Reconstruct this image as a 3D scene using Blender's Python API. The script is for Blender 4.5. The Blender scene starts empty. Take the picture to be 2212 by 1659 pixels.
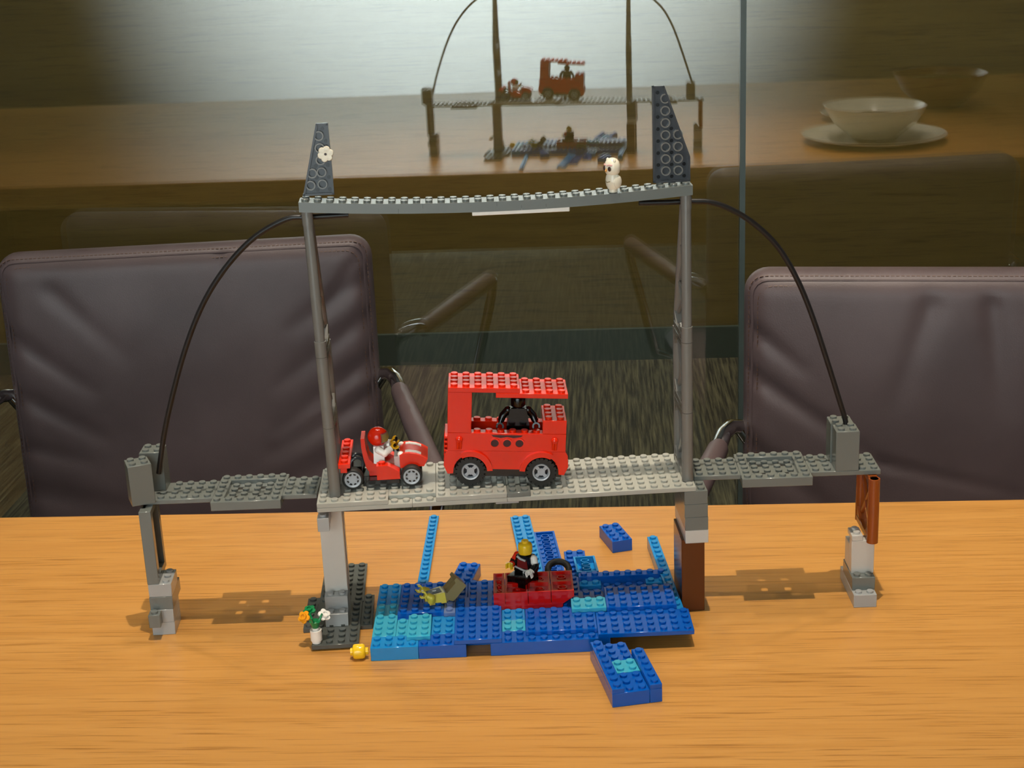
import bpy, bmesh, math, random
from mathutils import Vector, Matrix, noise
random.seed(7)
scene = bpy.context.scene
C = scene.collection
U = 0.008            # stud pitch (m)
P = 0.0032           # plate height (m)
BR = 0.0096          # brick height (m)
ROOM = math.radians(-3.74)      # table, chairs and glass wall against the toy river's axes
FLOOR = -0.74

# ------------------------------------------------------------------ camera
def make_camera():
    cam = bpy.data.cameras.new('camera'); o = bpy.data.objects.new('camera', cam); C.objects.link(o)
    f, W = 3319.7, 2212.0
    cam.sensor_fit = 'HORIZONTAL'; cam.sensor_width = 36.0; cam.lens = f / W * 36.0
    pitch, yaw, roll = 0.3203, 0.00026, -0.04337
    cp, sp = math.cos(pitch), math.sin(pitch)
    Rz = Matrix.Rotation(yaw, 3, 'Z')
    fw = Rz @ Vector((0, cp, -sp)); r = Rz @ Vector((1, 0, 0)); u = r.cross(fw)
    c, s = math.cos(roll), math.sin(roll)
    r2 = c * r + s * u; u2 = -s * r + c * u
    M = Matrix((r2, u2, -fw)).transposed().to_4x4()
    M.translation = Vector((0.1022, -0.91594, 0.49426))
    o.matrix_world = M
    cam.clip_start = 0.02; cam.clip_end = 50
    scene.camera = o
make_camera()

# ------------------------------------------------------------------ world, lamps, exposure
def room(x, y, z=0.0):
    c, s = math.cos(ROOM), math.sin(ROOM)
    return Vector((c * x - s * y, s * x + c * y, z))
w = bpy.data.worlds.new('world'); scene.world = w; w.use_nodes = True
w.node_tree.nodes['Background'].inputs[0].default_value = (0.88, 0.93, 1.0, 1)
w.node_tree.nodes['Background'].inputs[1].default_value = 0.17
def spot(name, loc, target, energy, col, size_deg, blend, radius):
    l = bpy.data.lights.new(name, 'SPOT'); l.energy = energy; l.color = col
    l.spot_size = math.radians(size_deg); l.spot_blend = blend; l.shadow_soft_size = radius
    o = bpy.data.objects.new(name, l); C.objects.link(o); o.location = loc
    o.rotation_euler = (Vector(target) - Vector(loc)).to_track_quat('-Z', 'Y').to_euler()
    return o
WARM = (1.0, 0.89, 0.74)
# (x, y), aimed-at y, power, lens radius, cone
LAMPS = [((0.163, -0.17), .20, 122, .020, 38), ((-0.60, -0.05), .25, 26, .03, 32), ((0.92, -0.05), .25, 26, .03, 32),
         ((0.05, 0.52), .42, 22, .035, 50), ((-0.42, 1.0 - .12), .85, 34, .035, 60), ((0.62, 0.80), .75, 34, .035, 60)]
CEIL = 2.60
for (lx, ly), ay, en, rad, cone in LAMPS:
    spot('downlight_lamp', (lx, ly, CEIL - 0.03), (lx, ay, 0), en, WARM, cone, 1.0, rad)
# cool projector light thrown on the white wall behind the camera (mirrored in the glass)
spot('projector_lamp', room(-0.30, 0.30, 2.45), room(-0.30, -2.4, 0.80), 5000, (0.72, 0.86, 1.0), 46, 1.0, 0.05)
spot('corridor_fill', room(0.2, 1.9, CEIL - .03), room(0.2, 3.0, -.35), 260, WARM, 110, 1.0, 0.05)  # unseen fill light, added to brighten the veneer wall beyond the glass
vs = scene.view_settings
vs.view_transform = 'Standard'; vs.look = 'None'; vs.gamma = 1.0; vs.use_curve_mapping = False
vs.exposure = 0.70

# ------------------------------------------------------------------ materials
def lin(h):
    h = h.lstrip('#'); v = [int(h[i:i + 2], 16) / 255 for i in (0, 2, 4)]
    return tuple(x / 12.92 if x <= .04045 else ((x + .055) / 1.055) ** 2.4 for x in v) + (1,)
def new_mat(name):
    m = bpy.data.materials.new(name); m.use_nodes = True
    return m, m.node_tree.nodes, m.node_tree.links, m.node_tree.nodes['Principled BSDF']
def plastic(name, hexc, rough=0.28, trans=0.0, var=0.05, ior=1.5, sss=0.0):
    m, N, L, B = new_mat(name)
    tc = N.new('ShaderNodeTexCoord'); nz = N.new('ShaderNodeTexNoise'); nz.inputs['Scale'].default_value = 55
    nz.inputs['Detail'].default_value = 2
    L.new(tc.outputs['Object'], nz.inputs['Vector'])
    mx = N.new('ShaderNodeMix'); mx.data_type = 'RGBA'
    c = lin(hexc)
    mx.inputs['A'].default_value = tuple(x * (1 - var) for x in c[:3]) + (1,)
    mx.inputs['B'].default_value = tuple(min(1, x * (1 + var)) for x in c[:3]) + (1,)
    L.new(nz.outputs['Fac'], mx.inputs['Factor']); L.new(mx.outputs['Result'], B.inputs['Base Color'])
    B.inputs['Roughness'].default_value = rough; B.inputs['IOR'].default_value = ior
    if trans: B.inputs['Transmission Weight'].default_value = trans
    return m
MAT = {}
for n, h, r in [('deck_grey', '#a9a79c', .35), ('light_grey', '#a3a3a0', .3), ('pale_grey', '#c2bdb4', .32), ('dark_grey', '#6c6f6a', .3), ('tower_grey', '#74716b', .28),
                ('slate', '#3d3e41', .33), ('base_grey', '#4d504c', .33), ('blue', '#0053ae', .25), ('azure', '#1484c4', .28),
                ('aqua', '#3ba7c2', .3), ('red', '#e0280a', .22), ('boat_red', '#c2140c', .22), ('black', '#0b0a0a', .25), ('rubber', '#17150f', .62),
                ('rim_grey', '#a9acb0', .32), ('brown', '#5d2d12', .3), ('girder_brown', '#8e4416', .35), ('yellow', '#efc11f', .28), ('flesh_yellow', '#d8c23e', .33),
                ('hand_yellow', '#e2a81c', .33), ('white', '#efe9df', .3), ('cream', '#f0e4cc', .35), ('khaki', '#8a7a4e', .4), ('green', '#147a45', .28), ('orange', '#e89a1e', .28),
                ('print_red', '#6e1714', .4), ('print_silver', '#b9b7b4', .35), ('print_dark', '#1c2a33', .4), ('eye_brown', '#3a1f16', .4), ('beak', '#d99a52', .4), ('pink', '#d8a5a0', .4),
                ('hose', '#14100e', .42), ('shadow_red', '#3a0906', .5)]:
    MAT[n] = plastic(n, h, r if r > .38 else r * .62)
MAT['lilac'] = plastic('lilac', '#8ea6dc', .15, trans=.5)
MAT['visor'] = plastic('visor', '#c8d8d4', .08, trans=.9)

def wood_mat(name, c1, c2, c3, rough, sx=2.2, sy=60, rot=0.0):
    m, N, L, B = new_mat(name)
    tc = N.new('ShaderNodeTexCoord'); mp = N.new('ShaderNodeMapping'); mp.inputs['Scale'].default_value = (sx, sy, sy)
    mp.inputs['Rotation'].default_value = (0, 0, rot)
    L.new(tc.outputs['Object'], mp.inputs['Vector'])
    n1 = N.new('ShaderNodeTexNoise'); n1.inputs['Scale'].default_value = 1.0; n1.inputs['Detail'].default_value = 7; n1.inputs['Roughness'].default_value = .62; n1.inputs['Distortion'].default_value = .35
    L.new(mp.outputs['Vector'], n1.inputs['Vector'])
    mp2 = N.new('ShaderNodeMapping'); mp2.inputs['Scale'].default_value = (sx * 9, sy * 6, sy * 6); L.new(tc.outputs['Object'], mp2.inputs['Vector'])
    n2 = N.new('ShaderNodeTexNoise'); n2.inputs['Scale'].default_value = 1.0; n2.inputs['Detail'].default_value = 3
    L.new(mp2.outputs['Vector'], n2.inputs['Vector'])
    r1 = N.new('ShaderNodeValToRGB'); e = r1.color_ramp.elements
    e[0].position = .30; e[0].color = lin(c2); e[1].position = .68; e[1].color = lin(c1)
    L.new(n1.outputs['Fac'], r1.inputs['Fac'])
    r2 = N.new('ShaderNodeValToRGB'); e = r2.color_ramp.elements
    e[0].position = .52; e[0].color = (0, 0, 0, 1); e[1].position = .74; e[1].color = (.72, .72, .72, 1)
    L.new(n2.outputs['Fac'], r2.inputs['Fac'])
    mx = N.new('ShaderNodeMix'); mx.data_type = 'RGBA'
    L.new(r2.outputs['Color'], mx.inputs['Factor']); L.new(r1.outputs['Color'], mx.inputs['A']); mx.inputs['B'].default_value = lin(c3)
    L.new(mx.outputs['Result'], B.inputs['Base Color'])
    B.inputs['Roughness'].default_value = rough
    bp = N.new('ShaderNodeBump'); bp.inputs['Strength'].default_value = .06; bp.inputs['Distance'].default_value = .001
    L.new(n2.outputs['Fac'], bp.inputs['Height']); L.new(bp.outputs['Normal'], B.inputs['Normal'])
    return m
MAT['oak'] = wood_mat('oak', '#c88f48', '#bd833d', '#8f5c22', .34, 2.2, 110)
MAT['wall_wood'] = wood_mat('wall_wood', '#6a5a2c', '#5c4d22', '#463a18', .5, 1.2, 30)

def leather_mat():
    m, N, L, B = new_mat('leather')
    tc = N.new('ShaderNodeTexCoord')
    n1 = N.new('ShaderNodeTexNoise'); n1.inputs['Scale'].default_value = 9; n1.inputs['Detail'].default_value = 4
    L.new(tc.outputs['Object'], n1.inputs['Vector'])
    r1 = N.new('ShaderNodeValToRGB'); e = r1.color_ramp.elements
    e[0].position = .3; e[0].color = lin('#574848'); e[1].position = .75; e[1].color = lin('#675656')
    L.new(n1.outputs['Fac'], r1.inputs['Fac']); L.new(r1.outputs['Color'], B.inputs['Base Color'])
    B.inputs['Roughness'].default_value = .46
    n2 = N.new('ShaderNodeTexVoronoi'); n2.inputs['Scale'].default_value = 700
    L.new(tc.outputs['Object'], n2.inputs['Vector'])
    bp = N.new('ShaderNodeBump'); bp.inputs['Strength'].default_value = .12; bp.inputs['Distance'].default_value = .0006
    L.new(n2.outputs['Distance'], bp.inputs['Height']); L.new(bp.outputs['Normal'], B.inputs['Normal'])
    return m
MAT['leather'] = leather_mat()
MAT['thread'] = plastic('thread', '#6a5146', .6)
def metal(name, hexc, rough):
    m, N, L, B = new_mat(name)
    B.inputs['Base Color'].default_value = lin(hexc); B.inputs['Metallic'].default_value = 1; 
    nz = N.new('ShaderNodeTexNoise'); nz.inputs['Scale'].default_value = 40
    mr = N.new('ShaderNodeMapRange'); mr.inputs['To Min'].default_value = rough * .8; mr.inputs['To Max'].default_value = rough * 1.2
    L.new(nz.outputs['Fac'], mr.inputs['Value']); L.new(mr.outputs['Result'], B.inputs['Roughness'])
    return m
MAT['chrome'] = metal('chrome', '#d0d0d0', .08)
MAT['seal'] = plastic('seal', '#5f6a64', .4)
MAT['baseboard'] = plastic('baseboard', '#3b4743', .3)
MAT['ceiling'] = plastic('ceiling', '#d8d4cc', .8)
MAT['plaster'] = plastic('plaster', '#96938a', .9)
MAT['ceramic'] = plastic('ceramic', '#ded7c6', .2)
MAT['soup_brown'] = plastic('soup_brown', '#7a4a1c', .3)
MAT['napkin'] = plastic('napkin', '#d9d3c6', .8)
def carpet_mat():
    m, N, L, B = new_mat('carpet')
    tc = N.new('ShaderNodeTexCoord'); mp = N.new('ShaderNodeMapping'); mp.inputs['Scale'].default_value = (150, 5.5, 1); mp.inputs['Rotation'].default_value = (0, 0, .03)
    L.new(tc.outputs['Object'], mp.inputs['Vector'])
    n1 = N.new('ShaderNodeTexNoise'); n1.inputs['Scale'].default_value = 1; n1.inputs['Detail'].default_value = 5; n1.inputs['Roughness'].default_value = .65
    L.new(mp.outputs['Vector'], n1.inputs['Vector'])
    r = N.new('ShaderNodeValToRGB'); e = r.color_ramp.elements
    e[0].position = .42; e[0].color = lin('#1e1c13'); e[1].position = .70; e[1].color = lin('#5f5b46')
    L.new(n1.outputs['Fac'], r.inputs['Fac']); L.new(r.outputs['Color'], B.inputs['Base Color'])
    B.inputs['Roughness'].default_value = .95
    bp = N.new('ShaderNodeBump'); bp.inputs['Strength'].default_value = .4; bp.inputs['Distance'].default_value = .004
    L.new(n1.outputs['Fac'], bp.inputs['Height']); L.new(bp.outputs['Normal'], B.inputs['Normal'])
    return m
MAT['carpet'] = carpet_mat()
def glass_mat():
    m, N, L, B = new_mat('wall_glass')
    N.remove(B); out = N['Material Output']
    tr = N.new('ShaderNodeBsdfTransparent'); tr.inputs['Color'].default_value = (.93, .955, .90, 1)
    gl = N.new('ShaderNodeBsdfGlossy'); gl.inputs['Roughness'].default_value = 0.015; gl.inputs['Color'].default_value = (1, 1, 1, 1)
    fr = N.new('ShaderNodeFresnel'); fr.inputs['IOR'].default_value = 1.62
    mr = N.new('ShaderNodeMath'); mr.operation = 'MULTIPLY'; mr.inputs[1].default_value = 2.9
    L.new(fr.outputs[0], mr.inputs[0])
    mx = N.new('ShaderNodeMixShader'); L.new(mr.outputs[0], mx.inputs[0]); L.new(tr.outputs[0], mx.inputs[1]); L.new(gl.outputs[0], mx.inputs[2])
    L.new(mx.outputs[0], out.inputs[0])
    return m
MAT['glass'] = glass_mat()
def lens_mat():
    m, N, L, B = new_mat('lamp_lens')
    B.inputs['Base Color'].default_value = (1, .9, .75, 1); B.inputs['Emission Color'].default_value = (1, .85, .62, 1); B.inputs['Emission Strength'].default_value = 30
    return m
MAT['lens'] = lens_mat()

# ------------------------------------------------------------------ mesh builder (all sizes in mm)
class MB:
    def __init__(s): s.v = []; s.f = []; s.sm = []
    def add(s, vs, fs, smooth=False):
        b = len(s.v); s.v += [tuple(v) for v in vs]; s.f += [tuple(i + b for i in f) for f in fs]; s.sm += [smooth] * len(fs); return s
    def box(s, x0, x1, y0, y1, z0, z1, c=0.0):
        if c <= 0:
            vs = [(x, y, z) for z in (z0, z1) for y in (y0, y1) for x in (x0, x1)]
            return s.add(vs, [(0, 2, 3, 1), (4, 5, 7, 6), (0, 1, 5, 4), (2, 6, 7, 3), (0, 4, 6, 2), (1, 3, 7, 5)])
        X, Y, Z = (x0, x1), (y0, y1), (z0, z1)
        vs = []; idx = {}
        sg = (1, -1)
        for i in (0, 1):
            for j in (0, 1):
                for k in (0, 1):
                    cx, cy, cz = X[i], Y[j], Z[k]; dx, dy, dz = sg[i] * c, sg[j] * c, sg[k] * c
                    idx[i, j, k, 0] = len(vs); vs.append((cx, cy + dy, cz + dz))
                    idx[i, j, k, 1] = len(vs); vs.append((cx + dx, cy, cz + dz))
                    idx[i, j, k, 2] = len(vs); vs.append((cx + dx, cy + dy, cz))
        fs = []
        g = lambda i, j, k, a: idx[i, j, k, a]
        for i in (0, 1):
            q = [g(i, 0, 0, 0), g(i, 1, 0, 0), g(i, 1, 1, 0), g(i, 0, 1, 0)]; fs.append(q if i else q[::-1])
            q = [g(0, i, 0, 1), g(0, i, 1, 1), g(1, i, 1, 1), g(1, i, 0, 1)]; fs.append(q if i else q[::-1])
            q = [g(0, 0, i, 2), g(1, 0, i, 2), g(1, 1, i, 2), g(0, 1, i, 2)]; fs.append(q if i else q[::-1])
        for a in (0, 1):
            for b in (0, 1):
                q = [g(0, a, b, 1), g(1, a, b, 1), g(1, a, b, 2), g(0, a, b, 2)]; fs.append(q if (a + b) % 2 else q[::-1])
                q = [g(a, 0, b, 0), g(a, 1, b, 0), g(a, 1, b, 2), g(a, 0, b, 2)]; fs.append(q if (a + b) % 2 == 0 else q[::-1])
                q = [g(a, b, 0, 0), g(a, b, 1, 0), g(a, b, 1, 1), g(a, b, 0, 1)]; fs.append(q if (a + b) % 2 else q[::-1])
        for i in (0, 1):
            for j in (0, 1):
                for k in (0, 1):
                    q = [g(i, j, k, 0), g(i, j, k, 1), g(i, j, k, 2)]; fs.append(q if (i + j + k) % 2 else q[::-1])
        return s.add(vs, fs)
    def lathe(s, prof, n=20, M=None, smooth=True, a0=0.0, a1=2 * math.pi, cap=True):
        """profile of (radius, height) spun about +Z, placed with matrix M"""
        M = M or Matrix.Identity(4); full = abs(a1 - a0 - 2 * math.pi) < 1e-6; m = n if full else n + 1
        vs = []
        for (r, h) in prof:
            for k in range(m):
                t = a0 + (a1 - a0) * k / n; vs.append(M @ Vector((r * math.cos(t), r * math.sin(t), h)))
        fs = []
        for i in range(len(prof) - 1):
            for k in range(n):
                k2 = (k + 1) % m; fs.append((i * m + k, i * m + k2, (i + 1) * m + k2, (i + 1) * m + k))
        s.add(vs, fs, smooth); b = len(s.v) - len(vs)
        if full and cap:
            if prof[0][0] > 1e-6: s.f.append(tuple(b + k for k in range(m))[::-1]); s.sm.append(False)
            if prof[-1][0] > 1e-6: s.f.append(tuple(b + (len(prof) - 1) * m + k for k in range(m))); s.sm.append(False)
        return s
    def stud(s, x, y, z, r=2.4, h=1.7, n=16):
        """stud on a top face, edge chamfered; no bottom"""
        vs = []
        for (rr, hh) in ((r, 0), (r, h - .22), (r - .22, h)):
            for k in range(n):
                t = 2 * math.pi * k / n; vs.append((x + rr * math.cos(t), y + rr * math.sin(t), z + hh))
        fs = [(i * n + k, i * n + (k + 1) % n, (i + 1) * n + (k + 1) % n, (i + 1) * n + k) for i in (0, 1) for k in range(n)]
        s.add(vs, fs, True); b = len(s.v) - len(vs); s.f.append(tuple(b + 2 * n + k for k in range(n))); s.sm.append(False)
        return s
    def prism(s, poly, lo, hi, axis='y'):
        """polygon in the plane across the axis, extruded lo..hi along it"""
        n = len(poly)
        def p3(a, b, t): return {'y': (a, t, b), 'x': (t, a, b), 'z': (a, b, t)}[axis]
        vs = [p3(a, b, lo) for a, b in poly] + [p3(a, b, hi) for a, b in poly]
        fs = [tuple(range(n)), tuple(range(2 * n - 1, n - 1, -1))] + [(i, i + n, (i + 1) % n + n, (i + 1) % n) for i in range(n)]
        return s.add(vs, fs)
    def tube(s, pts, r, n=10, cap=True, smooth=True):
        pts = [Vector(p) for p in pts]; rs = r if isinstance(r, (list, tuple)) else [r] * len(pts)
        up = Vector((0, 0, 1)); vs = []; prev = None
        for i, p in enumerate(pts):
            d = (pts[min(i + 1, len(pts) - 1)] - pts[max(i - 1, 0)]).normalized()
            if prev is None:
                a = d.cross(up)
                if a.length < 1e-3: a = d.cross(Vector((1, 0, 0)))
            else: a = prev - d * prev.dot(d)
            a.normalize(); b = d.cross(a); prev = a
            for k in range(n):
                t = 2 * math.pi * k / n; vs.append(p + rs[i] * (a * math.cos(t) + b * math.sin(t)))
        fs = [(i * n + k, i * n + (k + 1) % n, (i + 1) * n + (k + 1) % n, (i + 1) * n + k) for i in range(len(pts) - 1) for k in range(n)]
        s.add(vs, fs, smooth); b0 = len(s.v) - len(vs)
        if cap:
            s.f.append(tuple(b0 + k for k in range(n))[::-1]); s.sm.append(False)
            s.f.append(tuple(b0 + (len(pts) - 1) * n + k for k in range(n))); s.sm.append(False)
        return s
    def torus(s, R, r, M=None, a0=0, a1=2 * math.pi, n=24, m=10):
        M = M or Matrix.Identity(4); full = abs(a1 - a0 - 2 * math.pi) < 1e-6
        pts = [(M @ Vector((R * math.cos(a0 + (a1 - a0) * k / n), R * math.sin(a0 + (a1 - a0) * k / n), 0))) for k in range(n + 1)]
        return s.tube(pts, r, m, cap=not full)
    def ball(s, c, r, n=14, m=9, sc=(1, 1, 1)):
        prof = [(max(0.0, r * math.sin(math.pi * i / m)), -r * math.cos(math.pi * i / m)) for i in range(m + 1)]
        return s.lathe(prof, n, Matrix.Translation(c) @ Matrix.Diagonal((*sc, 1)))
    def xf(s, M):
        s.v = [tuple(M @ Vector(v)) for v in s.v]; return s
    def mesh(s, name, unit=0.001):
        me = bpy.data.meshes.new(name); me.from_pydata([(x * unit, y * unit, z * unit) for x, y, z in s.v], [], s.f)
        me.polygons.foreach_set('use_smooth', s.sm); 
        bm = bmesh.new(); bm.from_mesh(me); bmesh.ops.recalc_face_normals(bm, faces=bm.faces); bm.to_mesh(me); bm.free()
        me.update(); me.set_sharp_from_angle(angle=math.radians(38)); return me
    def build(s, name, mat, parent=None, loc=(0, 0, 0), rot=(0, 0, 0), unit=0.001):
        return link(name, s.mesh(name, unit), mat, parent, loc, rot)
def link(name, me, mat, parent=None, loc=(0, 0, 0), rot=(0, 0, 0)):
    m = MAT[mat] if isinstance(mat, str) else mat
    o = bpy.data.objects.new(name, me)
    if not me.materials: me.materials.append(m)
    C.objects.link(o); o.parent = parent; o.location = loc; o.rotation_euler = rot
    return o
def tag(o, label=None, cat=None, group=None, kind=None):
    if label: o['label'] = label
    if cat: o['category'] = cat
    if group: o['group'] = group
    if kind: o['kind'] = kind
    return o
def thing(name, label, cat, loc=(0, 0, 0), rz=0.0, group=None, rot=None):
    o = bpy.data.objects.new(name, None); C.objects.link(o); o.empty_display_size = .02
    o.location = loc; o.rotation_euler = rot or (0, 0, rz)
    return tag(o, label, cat, group)

# ------------------------------------------------------------------ toy bricks
CACHE = {}
def brick_mesh(nx, ny, hp, mat, bare=(), hollow=False):
    """nx x ny studs, hp plates tall; origin at the front-left-bottom corner; bare = stud cells left out (c0,c1,r0,r1)"""
    key = (nx, ny, hp, mat, tuple(bare), hollow)
    if key not in CACHE:
        g = .06; h = hp * 3.2; m = MB(); m.box(g, nx * 8 - g, g, ny * 8 - g, 0, h, .28)
        for i in range(int(nx)):
            for j in range(int(ny)):
                if any(a <= i < b and c <= j < d for a, b, c, d in bare): continue
                m.stud(i * 8 + 4, j * 8 + 4, h)
                if hollow: m.lathe([(1.6, h + 1.7), (1.6, h + 1.72), (0.01, h + 1.5)], 12, Matrix.Translation((i * 8 + 4, j * 8 + 4, 0)))
        CACHE[key] = m.mesh('toy_brick')
    return CACHE[key]
class Frame:
    """a brick grid in the local space of a root: origin (mm), turn (rad); coordinates in studs, z in mm"""
    def __init__(s, root, ox=0, oy=0, turn=0.0): s.root = root; s.ox = ox; s.oy = oy; s.t = turn
    def pt(s, x, y, z=0):
        c, n = math.cos(s.t), math.sin(s.t); X, Y = x * 8, y * 8
        return ((s.ox + c * X - n * Y) * .001, (s.oy + n * X + c * Y) * .001, z * .001)
    def brick(s, name, mat, x, y, z, nx, ny, hp, bare=(), turn=0.0, tilt=(0, 0), hollow=False):
        return link(name, brick_mesh(nx, ny, hp, mat, bare, hollow), mat, s.root, s.pt(x, y, z), (tilt[0], tilt[1], s.t + turn))
    def put(s, mb, name, mat, x=0, y=0, z=0, turn=0.0, parent=None):
        return mb.build(name, mat, s.root, s.pt(x, y, z), (0, 0, s.t + turn))

# ================================================================== THE SETTING
def roombox(name, x0, x1, y0, y1, z0, z1, mat, kind='structure'):
    """box given in room metres"""
    mb = MB().box(-(x1 - x0) / 2, (x1 - x0) / 2, -(y1 - y0) / 2, (y1 - y0) / 2, 0, z1 - z0)
    o = mb.build(name, mat, None, room((x0 + x1) / 2, (y0 + y1) / 2, z0), (0, 0, ROOM), unit=1.0)
    return tag(o, kind=kind)
GY = 1.0
tag(roombox('floor', -6.0, 6.0, -2.6, 3.06, FLOOR - .02, FLOOR, 'carpet'), 'dark streaked carpet under the table and beyond the glass', 'floor')
tag(roombox('ceiling', -6.0, 6.0, -2.6, 3.06, CEIL, CEIL + .02, 'ceiling'), 'plain pale ceiling above the table', 'ceiling')
tag(roombox('wall_back', -6.0, 6.0, 3.0, 3.06, FLOOR, CEIL, 'wall_wood'), 'brown wood veneer wall behind the glass partition', 'wall')
tag(roombox('wall_front', -6.0, 6.0, -2.46, -2.4, FLOOR, CEIL, 'plaster'), 'pale plaster wall behind the camera', 'wall')
tag(roombox('baseboard_back', -6.0, 6.0, 2.985, 3.0, FLOOR, FLOOR + .085, 'baseboard'), 'dark teal skirting along the foot of the veneer wall', 'skirting')
for nm, x0, x1, lb in (('window_1', -6.0, .3315, 'wide olive tinted glass pane behind the left chair and the bridge'),
                       ('window_2', .3385, 6.0, 'glass pane right of the vertical joint, behind the right chair')):
    tag(roombox(nm, x0, x1, GY, GY + .012, FLOOR, CEIL, 'glass'), lb, 'glass pane')
tag(roombox('trim_1', .3315, .3385, GY + .001, GY + .011, FLOOR, CEIL, 'seal'), 'thin vertical grey joint between the two glass panes', 'joint')

# recessed lamps of the ceiling (out of view)
LAMP_AT = ('the middle of the toy bridge', 'the left end of the toy bridge', 'the right end of the toy bridge', 'the rear edge of the table', 'the left chair', 'the right chair')
for k, ((lx, ly), ay, en, rad, cone) in enumerate(LAMPS):
    t = thing('ceiling_downlight', 'round recessed ceiling downlight above ' + LAMP_AT[k], 'lamp', (lx, ly, CEIL), 0, 'ceiling downlights')
    MB().lathe([(34, 0), (48, 0), (48, -4), (36, -6), (34, -4)], 28).build('trim_ring', 'white', t)
    MB().lathe([(34, -1), (34, -2)], 24).build('lens', 'lens', t)

# ------------------------------------------------------------------ table
def make_table():
    t = thing('conference_table', 'long oak veneer conference table carrying the whole toy scene', 'table', room(.1, -.27, FLOOR), ROOM)
    x0, x1, y0, y1 = -1750, 1750, -527, 526.4
    MB().box(x0, x1, y0, y1, 700, 740, 1.5).build('tabletop', 'oak', t)
    for s in (-1, 1):
        MB().box(s * 1250 - 40, s * 1250 + 40, -330, 330, 0, 700, 2).build('leg', 'oak', t)
    MB().box(-1210, 1210, -15, 15, 480, 700, 1).build('stretcher', 'oak', t)
make_table()

# ------------------------------------------------------------------ chairs
def make_chair(label, loc, rz, folds, seed):
    t = thing('leather_chair', label, 'chair', loc, rz, 'chairs behind the table')
    Wd, Ht, Th, r = 455.0, 470.0, 56.0, 26.0
    bm = bmesh.new(); bmesh.ops.create_cube(bm, size=1.0)
    bmesh.ops.subdivide_edges(bm, edges=bm.edges[:], cuts=70, use_grid_fill=True)
    hx, hy, hz = Wd / 2, Th / 2, Ht / 2
    for v in bm.verts:
        x, y, z = v.co.x * Wd, v.co.y * Th, v.co.z * Ht
        ix = max(-hx + r, min(hx - r, x)); iy = max(-hy + r, min(hy - r, y)); iz = max(-hz + r, min(hz - r, z))
        d = Vector((x - ix, y - iy, z - iz)); L = d.length
        q = Vector((ix, iy, iz)) + (d * (r / max(abs(d.x), abs(d.y), abs(d.z), 1e-6)).__float__() if False else d.normalized() * r if L > 1e-6 else d)
        # cushion: a little belly, then the folds of the slack leather on the front side
        u, w_ = q.x / hx, q.z / hz
        edge = max(0.0, (1 - u ** 4)) * max(0.0, (1 - w_ ** 4))
        dy = 0.0
        if y < 0:
            dy -= 9.0 * edge
            for (ax, az, bx, bz, wd, am) in folds:
                px, pz = bx - ax, bz - az; l2 = px * px + pz * pz
                k = max(0, min(1, ((u - ax) * px + (w_ - az) * pz) / l2))
                dd = math.hypot(u - ax - k * px, w_ - az - k * pz)
                dy += .7 * am * math.exp(-(dd / wd) ** 2) * (1 - .75 * k) * min(1, edge * 8)
            dy += 2.6 * noise.noise(Vector((u * 1.6 + seed, w_ * 1.6, seed))) * edge
            dy += 1.3 * noise.noise(Vector((u * 5 + seed, w_ * 3.2, seed * 2))) * edge
        v.co = Vector((q.x, q.y + dy, q.z))
    bm.normal_update()
    me = bpy.data.meshes.new('backrest'); bm.to_mesh(me); bm.free()
    for p_ in me.polygons: p_.use_smooth = True
    me.transform(Matrix.Scale(.001, 4))
    back = link('backrest', me, 'leather', t, (0, .028, .352 + .235), (math.radians(-3), 0, 0))
    # piping and stitching round the front edge
    def ring(inset, y):
        pts = []; a, b = hx - inset, hz - inset; rr = 16
        for cx, cz, a0 in ((a - rr, b - rr, 0), (-a + rr, b - rr, 90), (-a + rr, -b + rr, 180), (a - rr, -b + rr, 270)):
            for k in range(5):
                an = math.radians(a0 + 90 * k / 4); pts.append((cx + rr * math.cos(an), y, cz + rr * math.sin(an)))
        return pts + [pts[0]]
    MB().tube(ring(9.5, -22.6), 1.5, 6).build('piping', 'leather', back)
    st = MB()
    for inset, y in ((5.5, -18.6), (15.0, -26.4)):
        pts = ring(inset, y)
        for i in range(len(pts) - 1):
            A, B_ = Vector(pts[i]), Vector(pts[i + 1]); L = (B_ - A).length; n = max(1, int(L / 5.2))
            for k in range(n):
                c0 = A.lerp(B_, (k + .18) / n); c1 = A.lerp(B_, (k + .82) / n)
                st.tube([c0, c1], .75, 4)
    tag(st.build('stitching', 'thread', back), kind='stuff')
    # seat
    m = MB(); m.box(-220, 220, -450, 0, 385, 455, 22); m.build('seat', 'leather', t)
    # arms: chrome bow from the back, leather sleeve, chrome leg down to the seat
    for s in (-1, 1):
        pts = [(s * 219, 26, 628), (s * 231, 26, 644), (s * 241, 14, 648), (s * 248, -6, 646), (s * 252, -28, 640)]
        bow = MB().tube(pts, 9.0, 12).build('arm_bow', 'chrome', t)
        MB().tube([(s * 251, -22, 641), (s * 253, -32, 639), (s * 270, -150, 637), (s * 294, -310, 634), (s * 294, -322, 633)], [8.2, 11.5, 12.5, 13.0, 10], 16).build('arm_pad', 'leather', t)
        MB().tube([(s * 294, -320, 634), (s * 294, -345, 627), (s * 290, -352, 600), (s * 250, -340, 430), (s * 210, -330, 415)], 8, 10).build('arm_leg', 'chrome', t)
    MB().lathe([(26, 60), (26, 380), (80, 384)], 16).xf(Matrix.Translation((0, -230, 0))).build('column', 'chrome', t)
    for k in range(4):
        a = math.pi / 4 + k * math.pi / 2
        MB().tube([(0, -230, 70), (150 * math.cos(a), -230 + 150 * math.sin(a), 50), (290 * math.cos(a), -230 + 290 * math.sin(a), 14)], [22, 17, 13], 8).build('foot', 'chrome', t)
    return t
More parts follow.
